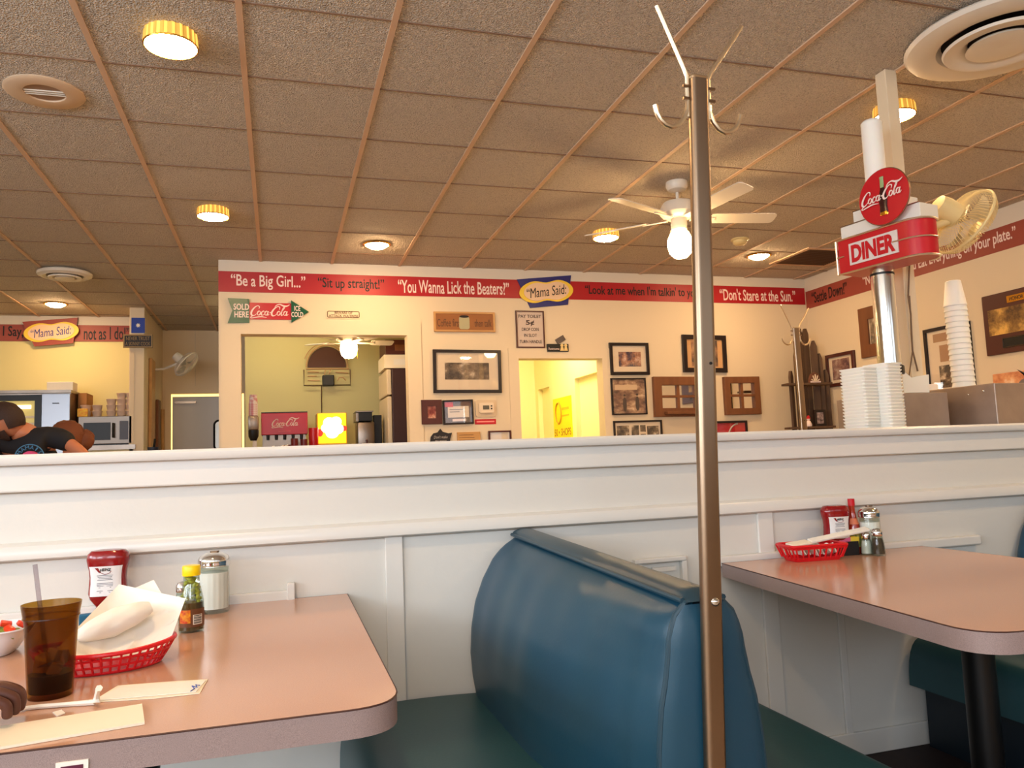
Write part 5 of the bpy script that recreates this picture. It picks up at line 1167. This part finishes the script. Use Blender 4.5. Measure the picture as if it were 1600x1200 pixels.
# ================================================================= ON THE TABLES
ZT = .7505
def ketchup(label, x, y, rz, s=1.0):
    t = thing('ketchup_bottle', label, 'ketchup bottle', (x, y, ZT), rz)
    pf = [(.030, .0), (.032, .003), (.032, .030), (.030, .034), (.034, .040), (.046, .056), (.0505, .072), (.049, .090), (.0475, .115), (.049, .135), (.053, .150), (.0555, .165), (.053, .180), (.044, .189), (.030, .191), (.001, .190)]
    bd = [(r_*s, z*s) for r_, z in pf]
    obj('squeeze_bottle', lathe(nb(), bd[4:], n=40, sy=.60, power=2.6), m_ketchup, t, True)
    obj('flip_cap', lathe(nb(), bd[:5], n=40, sy=.85), m_ketchup, t, True)
    prof = [(.0508, .066), (.0502, .085), (.0486, .1), (.0486, .118), (.0505, .136), (.0535, .148)]
    ring = []
    bm = nb(); a0, a1 = R(222), R(318)
    for r_, z in prof:
        row = []
        for i in range(17):
            a = a0+(a1-a0)*i/16; ca, sa = math.cos(a), math.sin(a); ca = math.copysign(abs(ca)**(2/2.6), ca); sa = math.copysign(abs(sa)**(2/2.6), sa)
            row.append(Vector(((r_+.0008)*s*ca, (r_+.0008)*s*sa*.60-.0008, z*s)))
        ring.append(row)
    ringface(bm, ring, False, False); lb_ = obj('label_sheet', bm, m_label, t, True)
    yl = -.0316*s
    text('HEINZ', .028*s, .008*s, m_black, lb_, .001, .139*s, yl-.0006, off=.03, bend=8, th=.0006)
    obj('keystone_mark', PR([(-.027*s, .144*s), (-.018*s, .144*s), (-.012*s, .131*s), (-.016*s, .131*s)], yl-.0008, yl+.001), m_ketchup, lb_)
    obj('label_arc', T([(.001+.015*s*math.cos(R(200+14*k)), yl, .138*s+.012*s*math.sin(R(200+14*k))) for k in range(11)], .0007, n=4), m_ketchup, lb_)
    bm = nb()
    for k, (wl_, zz) in enumerate(((.9, .122), (.8, .118), (.7, .114), (.85, .110), (.9, .101), (.9, .097), (.88, .093), (.7, .089), (.9, .080), (.6, .076))):
        yy = -(.0302+(.0006 if zz > .115 or zz < .085 else 0))*s
        box(bm, -.024*s*wl_, .022*s*wl_, yy-.0006, yy, zz*s, (zz+.0012)*s)
    obj('label_text', bm, M('label_print', (70, 70, 80), .6) if 'label_print' not in bpy.data.materials else bpy.data.materials['label_print'], lb_)
    return t
kx = atZ(172, 966, .75)
ketchup('upside-down red ketchup bottle with white label against the wall on the left table', -.462, 2.485, R(-4))
ketchup('upside-down red ketchup bottle against the wall on the right table', 1.985, 2.49, R(-6), .96)
# sugar pourers
def sugar(label, x, y, rz, h=.135, r=.040):
    t = thing('sugar_pourer', label, 'sugar pourer', (x, y, ZT), rz); n = 16
    def fl(b, n_=16):
        for v in b.verts:
            a = math.atan2(v.co.y, v.co.x); k = 1-.03*abs(math.sin(a*8)); v.co.x *= k; v.co.y *= k
        return b
    obj('glass_jar', fl(L([(.001, 0), (r*.96, 0), (r*1.04, .008), (r, .02), (r*.98, h*.9), (r*.9, h), (r*.86, h), (r*.9, h*.9), (r*.92, .012), (.001, .008)], n=64, cap=False)), m_glass, t, True)
    obj('sugar_fill', fl(L([(.001, .010), (r*.93, .012), (r*.93, h*.80), (r*.3, h*.83), (.001, h*.84)], n=64)), m_sugar, t, True)
    obj('screw_lid', L([(r*.98, h-.012), (r*1.04, h-.010), (r*1.02, h-.004), (r*1.05, h), (r*1.03, h+.004), (r*1.04, h+.008), (r*.9, h+.018), (r*.5, h+.027), (.001, h+.029)], n=40), m_chrome, t, True)
    obj('pour_flap', prism(nb(), rrect(-.010, .014, -.010, .010, .006), h+.022, h+.032, 'z'), m_steel, t)
    return t
s0 = atZ(336, 953, .75); sugar('tall glass sugar pourer with chrome lid on the left table, right of the yellow-capped bottle', s0.x, 2.44, 0, .14, .042)
s1 = atZ(1371, 866, .75); sugar('glass sugar pourer with chrome lid behind the salt and pepper on the right table', s1.x, 2.46, 0, .145, .037)
def shaker(label, x, y, fill, mat_lid=None, h=.072, r=.020, rz=0):
    t = thing('shaker', label, 'shaker', (x, y, ZT), rz)
    obj('glass_body', lathe(nb(), [(.001, 0), (r, 0), (r*1.05, .006), (r*.92, h*.55), (r*.72, h*.85), (r*.72, h), (r*.66, h), (r*.84, h*.5), (r*.92, .006), (.001, .004)], n=16, cap=False, power=2.8), m_glass, t, True)
    obj('contents', lathe(nb(), [(.001, .005), (r*.9, .006), (r*.84, h*.5), (r*.66, h*.74), (.001, h*.75)], n=16, power=2.8), fill, t, True)
    obj('cap', L([(r*.78, h-.012), (r*.84, h-.010), (r*.84, h+.004), (r*.6, h+.014), (.001, h+.017)], n=24), mat_lid or m_chrome, t, True)
    return t
m_pep = M('ground_pepper', (104, 84, 68), .9, noise=(600, .7, (50, 40, 34)))
a = atZ(262, 945, .75); shaker('glass salt shaker with chrome cap behind the paper, left of its twin', -.262, 2.42, m_sugar, h=.078)
shaker('glass pepper shaker with chrome cap between the salt shaker and the yellow-capped bottle', -.218, 2.45, m_pep, h=.085)
a = atZ(1355, 867, .75); shaker('small salt shaker full of white salt on the right table', a.x, a.y, m_sugar, h=.070, r=.019)
a = atZ(1373, 868, .75); shaker('squat pepper shaker full of brown pepper on the right table', a.x, a.y, m_pep, h=.082, r=.022)
# pepper-sauce bottle with the yellow cap
b0 = atZ(299, 986, .75)
t = thing('pepper_bottle', 'glass bottle of green peppers with a yellow cap and printed label', 'sauce bottle', (b0.x, b0.y, ZT), R(20))
pf = [(.001, .0), (.029, .0), (.031, .004), (.031, .05), (.030, .075), (.026, .095), (.0215, .112), (.0195, .125), (.0195, .142)]
obj('glass', L(pf+[(.018, .142), (.018, .125), (.020, .112), (.0245, .094), (.0285, .074), (.0295, .05), (.0295, .004), (.001, .003)], n=32, cap=False), m_glass, t, True)
obj('vinegar', L([(.001, .004), (.029, .005), (.029, .05), (.028, .072), (.001, .073)], n=28), M('olive_brine', (104, 74, 30), .25), t, True)
bm = nb()
for k in range(46):
    z = .066+.070*(k/46); rr_ = (.0285-(z-.07)*.20 if z > .07 else .027); rr_ = max(.0165, min(.026, rr_))-.006; a = random.uniform(0, 2*PI)
    b = nb(); bmesh.ops.create_icosphere(b, subdivisions=2, radius=1); q = Matrix.Rotation(random.uniform(0, 3), 3, 'X')@Matrix.Rotation(random.uniform(0, 3), 3, 'Y')
    for v in b.verts: v.co = q@Vector((v.co.x*.0075, v.co.y*.0045, v.co.z*.0045))+Vector((rr_*math.cos(a), rr_*math.sin(a), z))
    join(bm, b)
pp = obj('pickled_peppers', bm, m_pepper, t, True); pp['kind'] = 'stuff'
obj('twist_cap', L([(.0215, .138), (.022, .140), (.022, .160), (.0205, .163), (.001, .163)], n=32), m_yellowcap, t, True)
lb = lathe(nb(), [(.0318, .014), (.0318, .058)], n=20, a0=R(195), a1=R(330), cap=False); lo = obj('label_sheet', lb, M('brown_label', (110, 66, 36), .5), t, True)
obj('label_panel', lathe(nb(), [(.0322, .024), (.0322, .056)], n=10, a0=R(200), a1=R(252), cap=False), M('yellow_red_label', (240, 170, 30), .5, noise=(90, .35, (200, 30, 20))), lo, True)
bc = obj('barcode', lathe(nb(), [(.0322, .020), (.0322, .044)], n=8, a0=R(262), a1=R(306), cap=False), m_paper, lo, True); 
for k in range(7): obj('barcode_bar', lathe(nb(), [(.0325, .0225+.003*k), (.0325, .0225+.003*k+(.0012 if k % 2 else .002))], n=6, a0=R(266), a1=R(302), cap=False), m_black, bc, True)
# hot sauce on the right table
h1 = atZ(1342, 866, .75)
t = thing('hot_sauce_bottle', 'slim hot sauce bottle with a red cap between ketchup and sugar on the right table', 'sauce bottle', (2.07, 2.50, ZT))
obj('glass_bottle', L([(.001, 0), (.024, 0), (.025, .004), (.025, .085), (.022, .105), (.014, .135), (.0115, .155), (.0115, .178), (.001, .178)], n=28), M('red_sauce_bottle', (166, 44, 20), .15, coat=.5), t, True)
obj('cap', L([(.0125, .176), (.0125, .202), (.001, .203)], n=20), m_cokered, t, True)
obj('label_band', lathe(nb(), [(.0255, .025), (.0255, .08)], n=24, a0=R(180), a1=R(360), cap=False), M('yellow_label', (226, 206, 120), .5, noise=(70, .4, (60, 110, 50))), t, True)
obj('neck_label', lathe(nb(), [(.0215, .108), (.0158, .130)], n=16, a0=R(200), a1=R(340), cap=False), M('pale_red_label', (230, 130, 90), .5), t, True)
# amber tumbler
t0 = atZ(70, 1096, .75); tb = thing('tumbler', 'translucent amber plastic tumbler with ice and a dark drink at the bottom', 'tumbler', (t0.x, t0.y+.035, ZT))
hT = .168
obj('cup_wall', L([(.001, 0), (.036, 0), (.0375, .004), (.0445, hT*.80), (.0495, hT*.97), (.050, hT), (.0485, hT), (.0475, hT*.95), (.0425, hT*.78), (.035, .010), (.001, .008)], n=56, cap=False), m_amber, tb, True)
obj('step_ring', L([(.0458, hT*.845), (.0475, hT*.85), (.0472, hT*.86)], n=56, cap=False), m_amber, tb, True)
obj('drink', L([(.001, .009), (.0345, .010), (.0368, .042), (.001, .042)], n=40), m_cola, tb, True)
for k, (a, b, c_, q) in enumerate(((.01, -.01, .050, .3), (-.014, .0, .054, 1), (.0, .014, .062, .5), (.006, .0, .072, 1.2), (-.008, -.012, .068, 2), (.016, .008, .066, .8))):
    obj('ice_cube', B(-.011, .011, -.011, .011, -.011, .011, bev=.003), m_ice, tb, True, loc=(a, b, c_), rot=(q, q*1.7, q*.6))
tag(obj('drinking_straw', T([(-.005, .015, .02), (-.026, .02, hT+.005), (-.034, .02, hT+.070)], .0042, n=12), clear_tint('milky_straw', (226, 220, 224), .2, .3), None, True, loc=(t0.x, t0.y+.035, ZT)), 'milky translucent drinking straw standing in the amber tumbler', 'straw')
# oval red basket with paper and sandwich
BX, BY = -.352, 1.868; BR = R(6)
bk = thing('food_basket', 'oval red plastic lattice basket holding paper on the left table', 'basket', (BX, BY, ZT), BR)
ax, by = .135, .092
def ov(k, z, n=56): return [(ax*k*math.cos(2*PI*i/n), by*k*math.sin(2*PI*i/n), z) for i in range(n)]
obj('rim', T([(x, y, z+.004*math.cos(2*PI*i/56*2)) for i, (x, y, z) in enumerate(ov(1.0, .046))], .0048, closed=True, n=8), m_redbasket, bk, True)
lt = nb()
for k, z in ((.80, .004), (.865, .017), (.93, .031)): tube(lt, ov(k, z), .0028, n=6, closed=True)
for i in range(44):
    a = 2*PI*i/44; tube(lt, [(ax*k*math.cos(a), by*k*math.sin(a), z) for k, z in ((.76, .002), (.80, .004), (.90, .024), (.99, .045))], .0026, n=6)
obj('lattice_wall', lt, m_redbasket, bk, True); obj('base', PR([(x, y) for x, y, z in ov(.78, 0)], 0, .003, 'z'), m_redbasket, bk)
c_r, c_b, c_l, c_f = atY(290, 935, 1.90), atY(186, 913, 1.96), atY(88, 1015, 1.80), atY(264, 1006, 1.85)
def paper(c1, c2, c3, c4, sag, seed, amp=.007, pw=1.0, front=Vector((0, 0, 0))):
    def f(u, v):
        p = c1*(1-u)*(1-v)+c2*u*(1-v)+c3*u*v+c4*(1-u)*v+front*(v**3*u*(1-u)*4)
        e = (4*u*(1-u))*(4*v*(1-v)); n_ = noise.noise(Vector((u*5+seed, v*5, seed)))+.5*noise.noise(Vector((u*11+seed, v*11, 0)))
        p = p-Vector((0, 0, sag*e**pw)); ed = min(1, e*3)
        return p+Vector((amp*n_*.6*ed, amp*n_*.8*ed, amp*n_*ed))
    return f
cen = Vector((BX, BY, .79))
tag(obj('wax_paper', grid(nb(), paper(c_r, c_b, c_l, c_f, .040, 3.3, .012, .8, Vector((0, -.045, -.012))), 44, 44), m_paper, None, True), 'crumpled white paper liner flaring out of the red oval basket', 'paper')
q1, q2, q3, q4 = atY(262, 944, 1.95), atY(240, 906, 2.02), atY(196, 925, 2.0), atY(205, 985, 1.93)
tag(obj('wax_paper', grid(nb(), paper(q1, q2, q3, q4, .01, 8.1, .006), 20, 20), m_paper, None, True), 'second paper corner sticking up behind the liner of the oval basket', 'paper')
w0, w1 = atY(120, 996, 1.84), atY(236, 948, 1.88)
ww = nb(); d_ = w1-w0
rg = []
for k in range(25):
    t_ = k/24; c = w0+d_*t_; r_ = .034*math.sin(PI*(.06+.88*t_))**.55
    dn = d_.normalized(); sd = dn.cross(Vector((0, 0, 1))).normalized(); up = sd.cross(dn)
    rg.append([c+(sd*math.cos(a)+up*math.sin(a)*.8)*r_*(1+.10*noise.noise(Vector((t_*6, math.cos(a)*2, math.sin(a)*2)))) for a in [2*PI*i/28 for i in range(28)]])
tag(obj('wrapped_sandwich', ringface(ww, rg), m_paper, None, True), 'rolled paper-wrapped sandwich lying in the oval basket', 'sandwich')
# bowl of salad at the frame edge
b0 = atZ(-30, 1028, .755)
t = thing('salad_bowl', 'white square-rimmed bowl cut by the left frame edge', 'bowl', (b0.x-.005, b0.y+.06, ZT))
obj('bowl', lathe(nb(), [(.05, 0), (.055, .003), (.078, .04), (.088, .056), (.092, .058), (.092, .061), (.085, .060), (.074, .042), (.05, .012), (.001, .010)], n=48, power=4, cap=False), M('white_china', (226, 230, 234), .2), t, True)
sal = thing('salad', 'green salad with tomato pieces in the white bowl', 'salad', (b0.x-.005, b0.y+.06, ZT))
obj('leaves', grid(nb(), lambda u, v: Vector(((u-.5)*.14, (v-.5)*.14, .040+.016*noise.noise(Vector((u*9, v*9, 1)))+.012*math.sin(PI*u)*math.sin(PI*v))), 30, 30), M('salad_green', (150, 150, 60), .5, noise=(50, .7, (90, 110, 30))), sal, True)
for (x, y, z) in ((.052, -.03, .056), (.03, .02, .062), (-.02, -.02, .062), (.06, .035, .055)): obj('tomato_piece', B(-.012, .012, -.008, .008, -.006, .006, bev=.003), M('tomato', (220, 60, 30), .3) if 'tomato' not in bpy.data.materials else bpy.data.materials['tomato'], sal, True, loc=(x, y, z), rot=(.3, x*9, y*20))
# paper ware on the left table
def flat(name, pts, th, mat, label, cat, lift=.0, wav=0):
    vs = [atZ(x, y, ZT) for x, y in pts]; b = PR([(p.x, p.y) for p in vs], ZT+lift, ZT+lift+th, 'z')
    o = obj(name, b, mat); tag(o, label, cat); return o
ckp = thing('guest_check', 'folded cream paper slip with faint blue handwriting in front of the basket', 'paper slip', (0, 0, 0))
vs = [atZ(x, y, ZT) for x, y in ((142, 1098), (184, 1072), (260, 1066), (325, 1062), (312, 1084), (240, 1092))]
obj('slip', PR([(p.x, p.y) for p in vs], ZT, ZT+.0012, 'z'), m_papercream, ckp)
vs = [atZ(x, y, ZT) for x, y in ((148, 1097), (188, 1074), (322, 1065), (306, 1083))]
obj('folded_sheet', PR([(p.x, p.y) for p in vs], ZT+.002, ZT+.003, 'z'), m_paper, ckp)
p_ = [atZ(x, y, ZT+.0035) for x, y in ((298, 1080), (304, 1076), (300, 1072), (308, 1074), (306, 1070), (312, 1071))]
obj('blue_scribble', T(p_, .0012, n=4), M('blue_ink', (60, 90, 160), .6), ckp)
tag(obj('straw_wrapper', T([atZ(8, 1111, ZT+.004), atZ(60, 1104, ZT+.004), atZ(110, 1100, ZT+.004), atZ(148, 1097, ZT+.005)], [.0035, .004, .004, .005], n=6), m_paper, None, True), 'long thin torn straw wrapper in front of the tumbler', 'straw wrapper')
tag(obj('twisted_wrapper_end', T([atZ(150, 1098, ZT+.004), atZ(151, 1090, ZT+.012), atZ(152, 1082, ZT+.024), atZ(155, 1075, ZT+.034)], [.008, .005, .004, .006], n=6), m_paper, None, True), 'twisted scrap of white paper standing up at the end of the straw wrapper', 'paper scrap')
flat('paper_scrap', ((82, 1114), (96, 1110), (102, 1115), (89, 1120)), .0015, m_paper, 'tiny torn square of white paper on the left table', 'paper scrap')
flat('napkin_band', ((-60, 1148), (222, 1103), (226, 1132), (-60, 1182)), .004, m_papercream, 'long folded cream paper napkin sleeve at the front of the left table', 'napkin')
# teal packets left
p0 = atY(150, 962, 2.36); t = thing('sweetener_packet', 'teal blue packet lying in front of the left ketchup bottle', 'packet', (p0.x, p0.y, ZT+.03), R(12))
obj('packet', B(-.040, .05, -.012, .012, -.030, .008, bev=.003), M('teal_packet', (24, 100, 136), .45), t); obj('white_end', B(-.045, -.040, -.010, .010, -.029, .007), m_paper, t); obj('white_print', PR(ellipse(.010, .005, 12, -.014, -.010), -.0135, -.012), m_paper, t)
t['label'] = 'teal blue packet box standing in front of the left ketchup bottle'
# rectangular basket, caddy and packets on the right table
r0 = Vector((1.835, 2.44, ZT)); t = thing('condiment_basket', 'small rectangular red plastic basket with paper packets on the right table', 'basket', r0, R(-6))
A_, B_, A2, B2, H_ = .108, .062, .092, .048, .055
obj('rim', T([(x, y, H_) for x, y in rrect(-A_, A_, -B_, B_, .018)], .0050, closed=True, n=8), m_redbasket, t, True)
lt = nb()
for k in range(9):
    for s in (-1, 1): tube(lt, [(-A2*.9+k*A2*1.8/8, s*B2, .010), (-A_*.9+k*A_*1.8/8, s*B_, H_)], .0030, n=5)
for k in range(5):
    for s in (-1, 1): tube(lt, [(s*A2, -B2*.9+k*B2*1.8/4, .010), (s*A_, -B_*.9+k*B_*1.8/4, H_)], .0030, n=5)
obj('slatted_wall', lt, m_redbasket, t, True)
obj('solid_foot', ringface(nb(), [[Vector((x, y, z)) for x, y in rrect(-a, a, -b, b, .015)] for a, b, z in ((A2-.005, B2-.005, 0), (A2+.002, B2+.002, .014), (A2-.001, B2-.001, .014), (A2-.006, B2-.006, .003))]), m_redbasket, t, True)
obj('rim_skirt', ringface(nb(), [[Vector((x, y, z)) for x, y in rrect(-a, a, -b, b, .018)] for a, b, z in ((A_-.003, B_-.003, H_-.012), (A_+.002, B_+.002, H_), (A_-.002, B_-.002, H_))], True, False), m_redbasket, t, True)
for k in range(12):
    o = obj('sugar_packet', B(-.030, .030, -.018, .018, -.002, .002, bev=.001), m_paper, None, loc=(r0.x-.07+.014*k+random.uniform(-.004, .004), r0.y+random.uniform(-.015, .015), ZT+.030+random.uniform(0, .01)), rot=(random.uniform(.9, 1.3), random.uniform(-.3, .3), R(80)+random.uniform(-.4, .4)))
    tag(o, 'white paper packet standing in the rectangular red basket', 'packet', 'paper packets in the rectangular red basket')
f0, f1 = atY(1268, 846, 2.42), atY(1352, 826, 2.44)
dv = f1-f0; mid = (f0+f1)/2
tag(obj('wrapped_cutlery', B(-dv.length/2, dv.length/2, -.014, .014, -.004, .004, bev=.002), m_paper, None, loc=mid, rot=(R(20), -math.atan2(dv.z, dv.x), 0)), 'long white paper sleeve lying slanted over the rectangular basket', 'paper sleeve')
f0 = atY(1253, 850, 2.40); tag(obj('wrapped_crackers', B(-.045, .045, -.02, .02, -.004, .004, bev=.003), m_papercream, None, loc=(f0.x+.01, 2.43, .812), rot=(.2, -.06, .1)), 'flat cream paper packet on top at the left of the rectangular basket', 'packet')
c0 = atZ(1329, 868, ZT); t = thing('packet_caddy', 'small black caddy of sweetener packets beside the rectangular red basket', 'caddy', (c0.x, c0.y+.035, ZT), R(-6))
obj('tray', box(box(box(box(B(-.042, .042, -.03, .03, 0, .003), -.042, .042, -.032, -.029, 0, .05), -.042, .042, .029, .032, 0, .05), -.044, -.041, -.03, .03, 0, .05), .041, .044, -.03, .03, 0, .05), m_black, t)
pk = {'pink': M('pink_packet', (226, 100, 140), .5), 'yellow': M('yellow_packet', (240, 206, 60), .5)}
for k in range(7):
    cl = 'pink' if k < 4 else 'yellow'; o = obj('sweetener_packet', B(-.006, .006, -.024, .024, 0, .062, bev=.001), pk[cl], None, loc=(c0.x-.034+.0115*k, c0.y+.035-.0012*k, ZT+.004), rot=(0, R(8), R(-6)))
    tag(o, '%s sweetener packet in the black caddy' % cl, 'packet', '%s packets in the black caddy' % cl)
